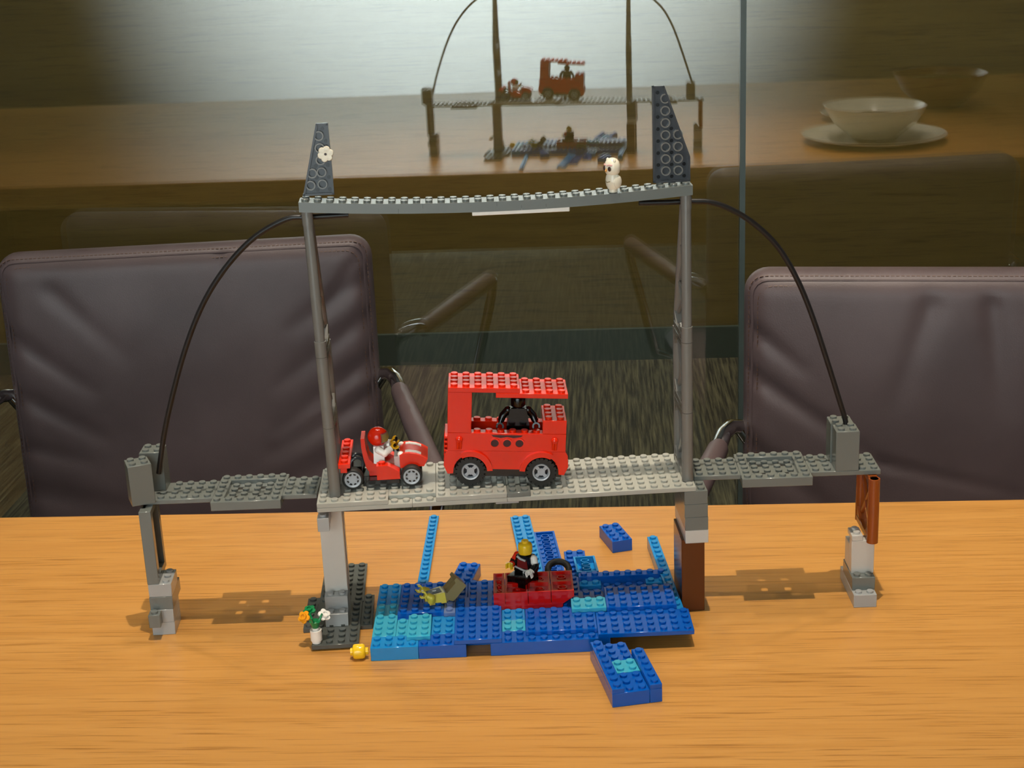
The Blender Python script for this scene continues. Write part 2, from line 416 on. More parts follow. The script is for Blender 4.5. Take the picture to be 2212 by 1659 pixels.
FL = [(.98, .80, .55, .55, .045, 7), (.98, .60, .45, .25, .04, 6), (1.0, .38, .45, .02, .05, 9), (1.0, .18, .40, -.12, .05, 8), (.95, .93, .72, .62, .03, 6),
      (-1.0, .62, -.55, .28, .045, 7), (-1.0, .30, -.52, .02, .045, 7), (-1, .0, -.60, -.12, .04, 5), (-.7, .8, -.35, .45, .05, 4), (1.0, -.05, .3, -.35, .06, 6), (-.98, -.25, -.3, -.42, .06, 5), (.2, .95, .1, .5, .04, 2.5)]
FR = [(-.98, .75, -.72, .55, .03, 8), (-1.0, .55, -.35, .12, .035, 8), (-.35, .12, .3, -.02, .02, 5), (-1.0, .20, -.45, -.22, .05, 7), (-1.0, -.18, -.4, -.42, .055, 10), (-1.0, -.42, -.30, -.70, .06, 10), (-1.0, -.55, -.5, -.85, .05, 7),
      (-.15, .85, -.3, .4, .05, 5), (.12, .85, .18, .4, .045, 6), (.45, .85, .45, .45, .05, 5), (.7, .8, .85, .35, .05, 5)]
make_chair('dark purple brown leather chair on the left, armrest showing beside the racing car', room(-.347, .868, FLOOR), ROOM + math.radians(6.4), FL, 1.3)
make_chair('dark purple brown leather chair on the right, behind the brown end support', room(.533, .648, FLOOR), ROOM - math.radians(6.5), FR, 4.1)

# ================================================================== THE TOY BRIDGE
DX, DY, DROT = -32.45, 37.72, .0352
bridge = thing('toy_bridge', 'long grey toy brick bridge with two lattice towers and looping black cables', 'toy bridge', (DX * .001, DY * .001, 0), DROT)
D = Frame(bridge)
ZD = 92.8
# --- main deck: left half two plates thick, right half one plate
D.brick('deck_plate', 'deck_grey', 0, 0, ZD, 8, 8, 1, bare=[(0, 6, 0, 8), (6, 8, 1, 8)])
D.brick('deck_plate', 'deck_grey', 8, 0, ZD, 8, 8, 1, bare=[(2, 8, 0, 8), (0, 2, 1, 8)])
D.brick('deck_plate', 'deck_grey', 0, 0, ZD + 3.2, 6, 8, 1, bare=[(1, 2, 1, 7)])
# the plate round the car has smooth floor between its front and rear rows of studs
D.brick('deck_plate', 'deck_grey', 6, 1, ZD + 3.2, 4, 7, 1, bare=[(2, 3, 2, 6), (3, 4, 1, 6)])
D.brick('deck_plate', 'deck_grey', 10, 0, ZD + 3.2, 6, 8, 1)
D.brick('deck_plate', 'deck_grey', 16, 0, ZD, 16, 8, 1, bare=[(0, 2, 0, 2), (15, 16, 1, 7)])
D.brick('deck_plate', 'dark_grey', 16, 0, ZD + 3.2, 2, 2, 1)
D.brick('deck_plate', 'dark_grey', 15, 2, ZD - 3.2, 2, 4, 1, bare=[(0, 2, 0, 4)])
D.brick('joining_plate', 'light_grey', 15, .6, ZD - 3.2, 2, 1, 1, bare=[(0, 2, 0, 4)])

# --- approach decks: each a run of 4-deep plates with a recessed square plate in the middle
def recess_plate(fr, x, y, z):
    """6 x 6 frame, two plates tall, with a sunk 4 x 4 studded floor pierced by four holes"""
    m = MB(); h = 6.4
    m.box(0, 48, 0, 8, 0, h, .28); m.box(0, 48, 40, 48, 0, h, .28); m.box(0, 8, 8, 40, 0, h, .28); m.box(40, 48, 8, 40, 0, h, .28)
    for i in range(6):
        for j in range(6):
            if 0 < i < 5 and 0 < j < 5: continue
            m.stud(i * 8 + 4, j * 8 + 4, h)
    o = fr.put(m, 'approach_plate', 'dark_grey', x, y, z)
    f = MB()                                     # sunk floor as strips round the holes
    hs = (16.0, 32.0); hw = 2.3
    ys = [8] + [v for c in hs for v in (c - hw, c + hw)] + [40]
    for k in range(5):
        a, b = ys[k], ys[k + 1]
        if k % 2 == 0: f.box(8, 40, a, b, 0, 3.2)
        else:
            xs = [8, 16 - hw, 16 + hw, 32 - hw, 32 + hw, 40]
            for q in (0, 2, 4): f.box(xs[q], xs[q + 1], a, b, 0, 3.2)
    for i in range(4):
        for j in range(4): f.stud(12 + i * 8, 12 + j * 8, 3.2)
    g = f.build('recessed_floor', 'dark_grey', o)
    return o
AR = Frame(bridge, 32.2 * 8, 2.33 * 8, math.radians(-3.2))
AR.brick('approach_plate', 'dark_grey', -1.2, 0, ZD, 5.2, 4, 1) if False else AR.brick('approach_plate', 'dark_grey', 0, 0, ZD, 4, 4, 1)
recess_plate(AR, 4, -1, ZD - 3.2)
AR.brick('approach_plate', 'dark_grey', 10, 0, ZD, 6, 4, 1, bare=[(2, 4, 0, 4)])
AL = Frame(bridge, -.24 * 8, 3.22 * 8, math.radians(-2.6))
AL.brick('approach_plate', 'dark_grey', -3, 0, ZD, 3, 4, 1)
recess_plate(AL, -9, -1, ZD - 3.2)
AL.brick('approach_plate', 'dark_grey', -15, 0, ZD, 6, 4, 1, bare=[(0, 1, 0, 4), (1, 2, 2, 4)])

# --- blocks at the far ends
AR.brick('end_block', 'dark_grey', 12.1, 0, ZD + 3.2, 2, 2, 9, bare=[])
AR.brick('end_block', 'dark_grey', 12.0, 2, ZD + 3.2, 2, 2, 9, bare=[(1, 2, 0, 1)])
D.brick('end_block', 'dark_grey', -15.9, 2.88, 95.2, 2, 2, 9, turn=math.radians(20))
D.brick('end_block', 'dark_grey', -15.5, 5.95, ZD + 3.2, 2, 2, 9, turn=math.radians(-2))

# --- left end pillar
ELx, ELy = -15.4, 2.2
D.brick('pillar_brick', 'light_grey', ELx, ELy, 0, 2, 3, 3, bare=[(0, 2, 0, 3)])
D.brick('pillar_brick', 'light_grey', ELx, ELy, 9.6, 2, 3, 3, bare=[(0, 2, 0, 3)])
D.brick('pillar_brick', 'dark_grey', ELx + .05, ELy + .05, 19.2, 2, 4, 3, bare=[(0, 2, 0, 3)])
D.brick('pillar_brick', 'light_grey', ELx + .07, ELy + .1, 28.8, 2, 3, 3, bare=[(0, 1, 0, 3)])
D.brick('pillar_brick', 'dark_grey', ELx, ELy - 1.0, 9.6, 1, 1, 3)
m = MB(); m.box(0, 8, 0, 7, 0, 54.4, .3); m.box(1.5, 3.5, 7, 26, 0, 54.4); m.box(0, 8, 26, 31.5, 0, 54.4, .3); m.box(0, 8, 7, 26, 0, 5); m.box(0, 8, 7, 26, 50, 54.4)
D.put(m, 'pillar_panel', 'dark_grey', ELx + .05, ELy + .12, 38.4)

# --- left main pillar on its base plates
bx = -.2
D.brick('base_plate', 'base_grey', -2.2, .95, 0, 6, 6, 1, bare=[(1, 5, 0, 6)])
D.brick('base_plate', 'base_grey', -1.2, -2.6, 0, 4, 8, 1, bare=[(1, 3, 3, 8), (0, 1, 0, 1), (3, 4, 4, 6)]) if False else D.brick('base_plate', 'base_grey', -1.2, -2.55, 1.2, 4, 8, 1, bare=[(0, 1, 0, 2), (0, 3, 4, 8)])
D.brick('base_plate', 'base_grey', -1.1, 5.5, .9, 4, 8, 1)
D.brick('pillar_brick', 'light_grey', bx, .7, 4.4, 2, 4, 3, bare=[(0, 2, 1, 4)])
D.brick('pillar_brick', 'light_grey', bx, 1.72, 14.0, 2, 3, 3, bare=[(0, 2, 1, 3)])
m = MB(); m.box(.06, 15.94, .06, 7.9, 0, 61.2, .3)
m.stud(4, 4, 61.2); m.stud(12, 4, 61.2)
D.put(m, 'pillar_brick', 'pale_grey', bx, 2.74, 23.6)
m = MB(); m.box(.06, 15.94, 0, 8, 0, 69.2, .3)
D.put(m, 'pillar_brick', 'light_grey', bx + .06, 3.74, 23.6)
D.brick('pillar_brick', 'light_grey', -.08, -.02, 78.9, 1, 1, 3)
m = MB(); m.box(.3, 7.6, 0, 14, 0, 9, .2)
D.put(m, 'pillar_brick', 'light_grey', -.08, .98, 79.2)

# --- right main pillar
m = MB(); m.box(0, 16, 0, 8, 0, 54.4, .3)
D.put(m, 'pillar_brick', 'brown', 30.83, .78, 0)
m = MB(); m.box(0, 14.5, 0, 30, 0, 54.3, .3)
D.put(m, 'pillar_brick', 'brown', 30.86, 1.79, 0)
D.brick('pillar_brick', 'pale_grey', 31.05, 0, 54.4, 2, 6, 3, bare=[(0, 2, 0, 6)])
for k in range(3):
    D.brick('pillar_brick', 'dark_grey', 31 + (.03, .0, -.01)[k], 0, 64.0 + 9.6 * k, 2, 6, 3, bare=[(0, 2, 0, 6)] if k < 2 else [(0, 1, 0, 6), (1, 2, 2, 6)])

# --- right end pillar
RX = 45.65; RE = Frame(bridge, RX * 8, -.45 * 8, math.radians(-3.0))
RE.brick('pillar_brick', 'light_grey', 0, 0, 0, 2, 6, 3, bare=[(0, 2, 1, 6)])
RE.brick('pillar_brick', 'dark_grey', .02, .93, 9.6, 2, 4, 3, bare=[(0, 2, 1, 4)])
m = MB(); m.box(.05, 15.9, .05, 7.9, 0, 24.8, .3); m.box(.05, 7.8, .05, 15, 24.8, 28.8, .3); m.box(.05, 15.9, 7.9, 22, 0, 19.2, .3); m.stud(4, 4, 28.8); m.stud(4, 11, 28.8)
RE.put(m, 'pillar_brick', 'pale_grey', .08, 1.85, 19.2)

# --- lattice girders
def girder(fr, name, mat, x, y, z, h, depth=6, lean=0.0, xb=True, r=3.9):
    """rectangular side frame, one stud wide: round front and rear posts, bars and crossed braces"""
    L = depth * 8
    m = MB(); m.lathe([(r, 0), (r, h)], 18, Matrix.Translation((4, 4, 0))); m.lathe([(r - 1, h), (r - 1, h + .02), (.01, h - 1)], 14, Matrix.Translation((4, 4, 0)))
    o = m.build(name, mat, fr.root, fr.pt(x, y, z), (0, lean, fr.t))
    MB().lathe([(r - .5, 0), (r - .5, h)], 16, Matrix.Translation((4, L - 4, 0))).build('post', mat, o)
    for z0 in (0, h - 4.6): MB().box(.9, 7.1, 6, L - 6, z0, z0 + 4.6, .3).build('bar', mat, o)
    if xb:
        for a, b in ((5, h - 5), (h - 5, 5)):
            MB().tube([(4, 7, a), (4, L / 2, (a + b) / 2), (4, L - 7, b)], 1.5, 6).build('brace', mat, o)
        for zz in (4.6, h - 4.6):
            sg = 1 if zz < h / 2 else -1
            for yy, sy in ((7.0, 1), (L - 7.0, -1)):
                MB().prism([(yy, zz), (yy + sy * 7, zz), (yy, zz + sg * 7)], 1.2, 6.8, 'x').build('gusset', mat, o)
    return o
def tri_girder(fr, name, mat, x, y, z, h, lean=0.0):
    """tapering upper frame: upright front post, rear post sloping forward to the top"""
    m = MB(); m.lathe([(3.9, 0), (3.9, 10.5), (3.35, 10.6), (3.35, h - 9.5), (3.7, h - 9.4), (3.7, h)], 18, Matrix.Translation((4, 4, 0)))
    o = m.build(name, mat, fr.root, fr.pt(x, y, z), (0, lean, fr.t))
    MB().tube([(4, 44, 0), (4, 44, 9), (4, 13, h - 8), (4, 11, h)], 2.9, 12).build('post', mat, o)
    MB().box(.9, 7.1, 6, 42, 0, 4.6, .3).build('bar', mat, o)
    zs = [8, h * .34, h * .62, h * .84]
    def back(zz): return 44 - (zz - 9) / (h - 17) * 31 if zz > 9 else 44
    for k in range(3):
        a, b = zs[k], zs[k + 1]
        MB().tube([(4, 6, b), (4, back(b), b)], 1.5, 6).build('bar', mat, o)
        MB().tube([(4, 6, a), (4, back(b) - 1, b)], 1.3, 6).build('brace', mat, o)
        MB().tube([(4, back(a) - 1, a), (4, 6, b)], 1.3, 6).build('brace', mat, o)
    MB().prism([(7, 4.6), (14, 4.6), (7, 11.6)], 1.2, 6.8, 'x').build('gusset', mat, o)
    MB().prism([(41, 4.6), (34, 4.6), (41, 11.6)], 1.2, 6.8, 'x').build('gusset', mat, o)
    return o
# right tower upright, left tower leaning outwards
girder(D, 'tower_girder', 'tower_grey', 31, 1, 96.6, 49.0)
girder(D, 'tower_girder', 'tower_grey', 31, 1, 145.9, 49.0)
tri_girder(D, 'tower_girder', 'tower_grey', 31, 1, 195.2, 99.0)
LEAN = -math.atan((1.0 - .62) * 8 / 197)
for z0, h, fn in ((99.6, 49.2, girder), (149.0, 49.2, girder), (198.4, 97.6, tri_girder)):
    fn(D, 'tower_girder', 'tower_grey', 1.0 + math.tan(LEAN) * (z0 - 99) / 8, 1, z0, h, lean=LEAN)
# brown girder under the right end of the approach
girder(RE, 'end_girder', 'girder_brown', 1.2, .75, 45.0, 47.4, r=4.0)

# --- top beam: 32 studs in two staggered layers, sagging in the middle
UB = 8 * 31.43 / 32
def beam_piece(n0, n1, z0, studs, name='beam_plate'):
    m = MB()
    for i in range(n0, n1):
        a, b = i * UB, (i + 1) * UB
        m.box(a + (.05 if i == n0 else 0), b - (.05 if i == n1 - 1 else 0), .05, 15.95, z0, z0 + 3.2)
        if studs:
            for j in (0, 1): m.stud((i + .5) * UB, j * 8 + 4, z0 + 3.2, r=2.35)
    L = 32 * UB
    def bend(v):
        t = v[0] / L; return (v[0], v[1], v[2] - 1.6 * t - 5.0 * 4 * t * (1 - t))
    m.v = [bend(v) for v in m.v]
    return D.put(m, name, 'dark_grey', .55, 1, 296.0)
for a, b in ((0, 10), (10, 16), (16, 26), (26, 32)): beam_piece(a, b, 3.2, True)
for a, b in ((0, 8), (8, 18), (18, 20), (20, 32)): beam_piece(a, b, 0, False)
m = MB().box(0, 62.6, 0, 6, -3.3, -.1, .4)
o = D.put(m, 'beam_tile', 'white', 14.25, 1.1, 292.0 - 1.1 + .2); o.rotation_euler.y = .004

# --- upright wedge plates on the beam, hollow side to the camera
def wedge(x, z, poly, rings, pins, mat='slate'):
    """poly in (x, z) mm; y = 0 is the open side"""
    m = MB(); n = len(poly)
    m.prism(poly, 2.2, 3.2, 'y')
    cx = sum(a for a, b in poly) / n; cz = sum(b for a, b in poly) / n
    for i in range(n):                       # rim walls
        (a, b), (c, d) = poly[i], poly[(i + 1) % n]
        L = math.hypot(c - a, d - b); nx, nz = -(d - b) / L, (c - a) / L
        if (cx - a) * nx + (cz - b) * nz < 0: nx, nz = -nx, -nz
        t = 1.3; q = [(a, b), (c, d), (c + nx * t, d + nz * t), (a + nx * t, b + nz * t)]
        m.prism(q, 0, 2.4, 'y')
    o = D.put(m, 'wedge_plate', mat, x, 2.05, z)
    k = MB()
    for (a, b) in rings:
        Mx = Matrix.Translation((a, 2.3, b)) @ Matrix.Rotation(math.pi / 2, 4, 'X')
        k.lathe([(3.15, 0), (3.15, 2.2), (2.35, 2.2), (2.35, 0)], 18, Mx)
    k.build('tubes', 'tower_grey', o)
    s = MB()
    for (a, b) in pins:
        s.lathe([(1.2, 0), (1.2, .5)], 10, Matrix.Translation((a, 2.3, b)) @ Matrix.Rotation(math.pi / 2, 4, 'X'))
    s.build('pin_holes', 'black', o)
    st = MB()
    for (a, b) in pins:
        st.lathe([(2.4, 0), (2.4, 1.7)], 12, Matrix.Translation((a, 3.1, b)) @ Matrix.Rotation(-math.pi / 2, 4, 'X'))
    st.build('studs', mat, o)
    return o
pz = 7.7
wedge(28.95, 301.6, [(0, 0), (24, 0), (24, 16), (7.8, 61.8), (0, 61.8)],
      [(8.2, 7.5 + pz * k) for k in range(7)] + [(16.2, 7.5 + pz * k) for k in range(4)],
      [(3.6, 3.6 + pz * k) for k in range(8)] + [(12.2, 3.6 + pz * k) for k in range(6)] + [(20.2, 3.6), (20.2, 3.6 + pz)])
wedge(.86, 304.6, [(0, 0), (20, 0), (19.4, 45.6), (11.8, 45.6)],
      [(13.0, 7.0 + pz * k) for k in range(5)] + [(5.4, 6.5), (7.0, 6.5 + pz)],
      [(17.2, 3.4 + pz * k) for k in range(5)] + [(9.4, 3.2 + pz * k) for k in range(3)] + [(15.4, 42)])

# --- black hoses used as suspension cables
def hose(pts, r=1.85):
    P_ = [Vector((x * 8, y * 8, z)) for x, y, z in pts]; out = []
    n = len(P_)
    for i in range(n - 1):
        p0, p1, p2, p3 = P_[max(i - 1, 0)], P_[i], P_[i + 1], P_[min(i + 2, n - 1)]
        for k in range(8):
            t = k / 8
            out.append(.5 * ((2 * p1) + (p2 - p0) * t + (2 * p0 - 5 * p1 + 4 * p2 - p3) * t * t + (-p0 + 3 * p1 - 3 * p2 + p3) * t ** 3))
    out.append(P_[-1])
    return MB().tube(out, r, 12).build('cable', 'hose', bridge)
HL = [(4.32, 2.6, 290.2), (2.6, 2.6, 290.0), (.9, 2.6, 289.9)]
HR = [(27.83, 2.6, 288.3), (30, 2.6, 287.8), (32.11, 2.6, 287.6)]
HL += [(-0.63, 2.70, 289.3), (-3.00, 3.03, 280.0), (-5.08, 3.35, 266.1), (-7.04, 3.67, 247.9), (-8.68, 4.00, 227.4), (-10.22, 4.33, 201.6), (-11.64, 4.65, 172.0), (-12.89, 4.97, 141.6), (-13.85, 5.30, 111.4)]
HR += [(33.89, 2.70, 285.8), (35.81, 2.80, 278.7), (37.74, 2.90, 267.2), (39.52, 3.00, 251.4), (41.13, 3.10, 228.4), (42.47, 3.20, 201.9), (43.89, 3.30, 168.3), (44.99, 3.40, 140.9), (45.51, 3.50, 127.5), (45.60, 3.5, 121)]
hose(HL); hose(HR)

# ================================================================== THE RIVER
river = thing('toy_river', 'blue and turquoise toy brick river under the bridge', 'toy river', (0, 0, 0))
R = Frame(river)
def rb(mat, x, y, z, nx, ny, hp, bare=(), name=None):
    return R.brick(name or ('river_plate' if hp < 3 else 'river_brick'), mat, x, y, z, nx, ny, hp, bare)
rb('azure', 0, 0, 0, 4, 2, 3, [(3, 4, 1, 2)])
rb('blue', 4, 0, 0, 4, 2, 3, [(0, 1, 1, 2), (3, 4, 0, 2)])
rb('aqua', 0, 2, 0, 2, 6, 3)
rb('aqua', 2, 2, 0, 1, 3, 3)
rb('blue', 2, 5, 0, 3, 3, 3, [(0, 3, 0, 2)])
rb('aqua', 3, 2, 0, 2, 3, 3, [(0, 2, 0, 3)])
rb('azure', 5, 2, 0, 2, 4, 3, [(0, 1, 3, 4), (1, 2, 3, 4)])
rb('blue', 5, 6, 0, 2, 2, 3, [(0, 2, 0, 1)])
rb('blue', 10, 0, 0, 10, 2, 3, [(0, 1, 0, 2), (3, 9, 1, 2), (9, 10, 0, 2)])
rb('blue', 7, 2, 0, 4, 6, 3, [(0, 4, 0, 6)])
rb('aqua', 11, 2, 0, 2, 2, 3)
rb('azure', 11, 4, 0, 2, 2, 3)
rb('blue', 13, 2, 0, 7, 4, 3, [(0, 7, 0, 3)])
rb('blue', 20, 4, 0, 6, 4, 4, [(0, 6, 0, 4)])
rb('blue', 17, 6, 0, 3, 3, 3)
# back row of bricks in the bridge's shade
rb('azure', 0, 8, 0, 2, 4, 3)
rb('blue', 2, 8, 0, 2, 4, 3)
rb('blue', 4, 8, 0, 4, 4, 3)
rb('blue', 8, 8, 0, 3, 4, 3)
rb('blue', 11, 6, 0, 6, 6, 3)
rb('blue', 17, 9, 0, 1, 3, 3)
rb('blue', 18, 11.8, 0, 8, 1, 3)
rb('blue', 18, 9, 0, 8, 3, 1, [(0, 2, 1, 3), (6, 8, 1, 3)]) if False else rb('blue', 18, 8.9, 0, 8, 3, 1, [(0, 2, 2, 3), (6, 8, 2, 3)])
rb('azure', 18, 10.85, 3.2, 2, 1, 1); rb('azure', 24, 10.85, 3.2, 2, 1, 1)
# plates on top
rb('aqua', 3, 1, 9.6, 2, 4, 1)
rb('blue', 2, 5.3, 9.6, 4, 2, 1)
rb('lilac', 6, 5.1, 9.6, 1, 2, 1)
rb('blue', 7, 0, 9.6, 4, 8, 1)
rb('blue', 13, 1, 9.6, 6, 4, 1)
rb('blue', 19, 0, 9.6, 8, 4, 1)
rb('blue', 20, 4, 12.8, 6, 4, 1)
rb('aqua', 17, 4.05, 12.8, 3, 2, 1)
rb('blue', 17, 4.05, 9.6, 3, 2, 1, [(0, 3, 0, 2)])
R.brick('river_brick', 'azure', 26.72 - 1 + .02, 4.1, 0, 1, 8, 3, turn=math.radians(2.7))
R.brick('river_brick', 'azure', 26.35 - 1 + .01, 12.1, 0, 1, 8, 3, turn=math.radians(2.7))

# ---- loose pieces round the river
def loose(name, label, mat, x, y, z, rz, nx, ny, hp, tilt=(0, 0)):
    o = link(name, brick_mesh(nx, ny, hp, mat), mat, None, (x * .001, y * .001, z * .001), (tilt[0], tilt[1], rz))
    return tag(o, label, 'toy brick', 'loose toy bricks on the table')
loose('toy_brick', 'lone blue eight stud brick lying behind the river near the table edge', 'blue', 172.9, 154.0, 0, math.radians(14.5), 2, 4, 3)
loose('toy_brick', 'blue eight stud brick behind the fallen yellow figure', 'blue', 50.6, 97.2, 0, math.radians(-11.8), 2, 4, 3)
loose('toy_plate', 'dark blue plate partly hidden under the upturned turquoise brick', 'blue', 136.2, 106.6, 0, math.radians(.6), 2, 6, 1)
loose('toy_plate', 'long narrow light blue plate one stud wide pointing back from the river', 'azure', 26.0, 106.5, 0, math.radians(-1.9), 1, 16, 1)
loose('toy_plate', 'light blue plate two studs wide behind the seated figure', 'azure', 105.0, 97.5, 0, math.radians(4.3), 2, 16, 1).location = (.1053, .0975, .0)
def upturned(name, label, mat, nx, ny, hp, loc, rz, extra=False):
    """hollow underside upwards: rim walls, floor and a row of tubes"""
    W_, L_, h = nx * 8, ny * 8, hp * 3.2
    m = MB(); m.box(0, W_, 0, L_, 0, 1.2); m.box(0, 1.4, 0, L_, 1.2, h); m.box(W_ - 1.4, W_, 0, L_, 1.2, h); m.box(1.4, W_ - 1.4, 0, 1.4, 1.2, h); m.box(1.4, W_ - 1.4, L_ - 1.4, L_, 1.2, h)
    t = tag(m.build(name, mat, None, [v * .001 for v in loc], (0, 0, rz)), label, 'toy brick', 'loose toy bricks on the table')
    k = MB()
    for i in range(nx - 1):
        for j in range(ny - 1):
            k.lathe([(3.2, 1), (3.2, h - .1), (2.4, h - .1), (2.4, 1)], 18, Matrix.Translation(((i + 1) * 8, (j + 1) * 8, 0)))
    k.build('tubes', mat, t)
    if extra:
        q = MB()
        for j in range(ny):
            for xx in (3.2, W_ - 3.2): q.lathe([(1.2, 1), (1.2, 1.9)], 10, Matrix.Translation((xx, j * 8 + 4, 0)))
        q.build('stud_backs', mat, t)
    return t
upturned('upturned_plate', 'blue plate lying upside down beside the light blue plate', 'blue', 2, 10, 1, (119.5, 113.0, 0), math.radians(4.0), True)
upturned('upturned_brick', 'turquoise blue brick lying upside down behind the red boat', 'azure', 2, 4, 2, (143.2, 103.0, 3.3), math.radians(3.0)).scale.y = .84

front = thing('toy_brick_cluster', 'blue brick cluster lying alone on the table in front of the river', 'toy brick', (.1557, -.0735, 0), math.radians(9.0))
Q = Frame(front)
Q.brick('cluster_brick', 'blue', 0, 0, 0, 3, 8, 3, [(0, 1, 0, 8), (1, 3, 3, 5)]); Q.brick('cluster_brick', 'blue', 3, 0, 0, 1, 6, 3, [(0, 1, 0, 6)])
Q.brick('cluster_plate', 'blue', 0, 0, 9.6, 1, 8, 1)
Q.brick('cluster_plate', 'blue', 3, 0, 9.6, 1, 6, 1)
Q.brick('cluster_plate', 'aqua', 1, 3, 9.6, 2, 2, 1).location.z = .0070

# ================================================================== FLOWERS, HEAD
vase = thing('toy_flower_pot', 'white round toy pot with orange, white and green flowers on the grey base plate', 'toy flowers', (-.0382, .0222, .0044))
MB().lathe([(0.01, 0), (3.2, 0), (3.2, 1.8), (4, 1.9), (4, 9.4), (3.8, 9.6), (2.4, 9.6), (2.4, 11.2), (0.01, 11.2)], 22).build('pot', 'white', vase)
m = MB(); m.lathe([(2.0, 10.5), (2.6, 12), (3.9, 16.0), (3.2, 16.4), (2.0, 14.5), (0.01, 13.5)], 14)
for a in (0.3, 2.4, 4.4): m.tube([(0, 0, 13), (3.6 * math.cos(a), 3.6 * math.sin(a), 17), (5.2 * math.cos(a), 5.2 * math.sin(a), 20.5)], [1.1, .9, .7], 8)
m.build('stems', 'green', vase)
def flower_head(M):
    m = MB()
    m.lathe([(0.01, 0), (2.6, .1), (3.0, 1.0), (2.4, 1.6), (2.4, 3.2), (1.5, 3.2), (1.5, 2.3), (.01, 2.3)], 18, M)
    for k in range(5):
        a = k * 2 * math.pi / 5
        m.lathe([(0.01, .2), (1.9, .3), (1.9, 1.5), (0.01, 1.6)], 10, M @ Matrix.Translation((2.7 * math.cos(a), 2.7 * math.sin(a), 0)))
    return m
def aim(loc, d): return Matrix.Translation(loc) @ Vector(d).to_track_quat('Z', 'Y').to_matrix().to_4x4()
flower_head(aim((-7.2, 4.0, 17.0), (-.35, -.7, .6))).build('flower', 'orange', vase)
flower_head(aim((5.6, 5.2, 17.2), (.45, -.45, .75))).build('flower', 'white', vase)
flower_head(aim((-4.4, 9.6, 18.6), (-.1, -.3, .95))).build('flower', 'green', vase)

def head_mesh(m, M=None):
    return m.lathe([(0.01, 0), (3.6, 0), (4.6, .5), (5.05, 1.5), (5.05, 6.6), (4.6, 7.7), (3.3, 8.5), (2.5, 8.6), (2.5, 10.2), (2.3, 10.4), (1.5, 10.4), (1.45, 9.8), (0.01, 9.8)], 24, M)
mh = MB(); head_mesh(mh, Matrix.Translation((-4.3, 0, 5.06)) @ Matrix.Rotation(math.pi / 2, 4, 'Y') @ Matrix.Rotation(.3, 4, 'Z'))
mh.lathe([(0.01, -1.6), (2.6, -1.6), (2.6, .4)], 16, Matrix.Translation((-4.3, 0, 5.06)) @ Matrix.Rotation(math.pi / 2, 4, 'Y'))
tag(mh.build('toy_head_piece', 'yellow', None, (-.0079, .0052, 0), (0, 0, math.radians(2))), 'loose yellow toy figure head lying on its side on the table', 'toy head')

# ================================================================== TOY FIGURES
def figure_torso(m, w0=15.6, w1=11.2, h=12.4, d=7.6):
    vs = [(-w0 / 2, -d / 2, 0), (w0 / 2, -d / 2, 0), (w0 / 2, d / 2, 0), (-w0 / 2, d / 2, 0), (-w1 / 2, -d / 2 + .3, h), (w1 / 2, -d / 2 + .3, h), (w1 / 2, d / 2 - .3, h), (-w1 / 2, d / 2 - .3, h)]
    m.add(vs, [(3, 2, 1, 0), (4, 5, 6, 7), (0, 1, 5, 4), (1, 2, 6, 5), (2, 3, 7, 6), (3, 0, 4, 7)])
    m.lathe([(2.9, h - .1), (2.9, h + 1.4)], 16); return m
def figure_arm(side, sh, el, wr):
    m = MB(); m.ball(sh, 2.75); m.tube([sh, [(a + b) / 2 for a, b in zip(sh, el)], el, [(a + b) / 2 for a, b in zip(el, wr)], wr], [2.7, 2.6, 2.55, 2.4, 2.2], 12); m.ball(el, 2.55)
    return m
def figure_hand(wr, d, open_dir):
    """C-shaped gripper on a short peg"""
    d = Vector(d).normalized(); c = Vector(wr) + d * 3.4
    m = MB(); m.tube([Vector(wr) - d * .5, Vector(wr) + d * 1.6], 1.5, 10)
    ax = Vector(open_dir).normalized(); z = ax - d * ax.dot(d); z.normalize(); x = d; y = z.cross(x)
    M = Matrix((x, y, z)).transposed().to_4x4(); M.translation = c
    prof = []
    n = 14; vs = []; a0, a1 = math.radians(50), math.radians(310)
    for k in range(n + 1):
        t = a0 + (a1 - a0) * k / n
        for rr, hh in ((1.6, -1.9), (2.7, -1.9), (2.7, 1.9), (1.6, 1.9)): vs.append(M @ Vector((rr * math.cos(t), rr * math.sin(t), hh)))
    fs = [(k * 4 + j, k * 4 + (j + 1) % 4, (k + 1) * 4 + (j + 1) % 4, (k + 1) * 4 + j) for k in range(n) for j in range(4)] + [(0, 1, 2, 3), (n * 4, n * 4 + 3, n * 4 + 2, n * 4 + 1)]
    m.add(vs, fs); return m
def figure_leg(side, bent, h=12.0):
    """one leg, hip axis at the origin height; faces -Y"""
    m = MB(); x0, x1 = (-7.7, -.15) if side < 0 else (.15, 7.7)
    def seg(poly): m.prism(poly, x0, x1, 'x')
    arc = [(3.9 * math.cos(a), 3.9 * math.sin(a)) for a in [math.radians(t) for t in range(-20, 201, 20)]]
    if bent: poly = [(-12.4, 3.6), (-12.4, -6.4), (-9.0, -6.4), (-9.0, -3.6), (3.6, -3.6)] + arc[:9] + [(-3, 3.6)]
    else: poly = [(-3.8, -h), (-3.8, -h - 0.01), (-5.8, -h), (-5.8, -h + 2.4), (-3.8, -h + 3.2), (-3.8, 0)][2:] + [(-3.4, 2.2), (0, 3.8), (3.4, 2.2), (3.8, 0), (3.8, -h)]
    if bent: poly = [(-12.4, 3.6), (-12.4, -5.8), (-8.8, -5.8), (-8.2, -3.4), (3.4, -3.4), (3.8, 0), (2.6, 2.9), (0, 3.8)]
    seg(poly); return m
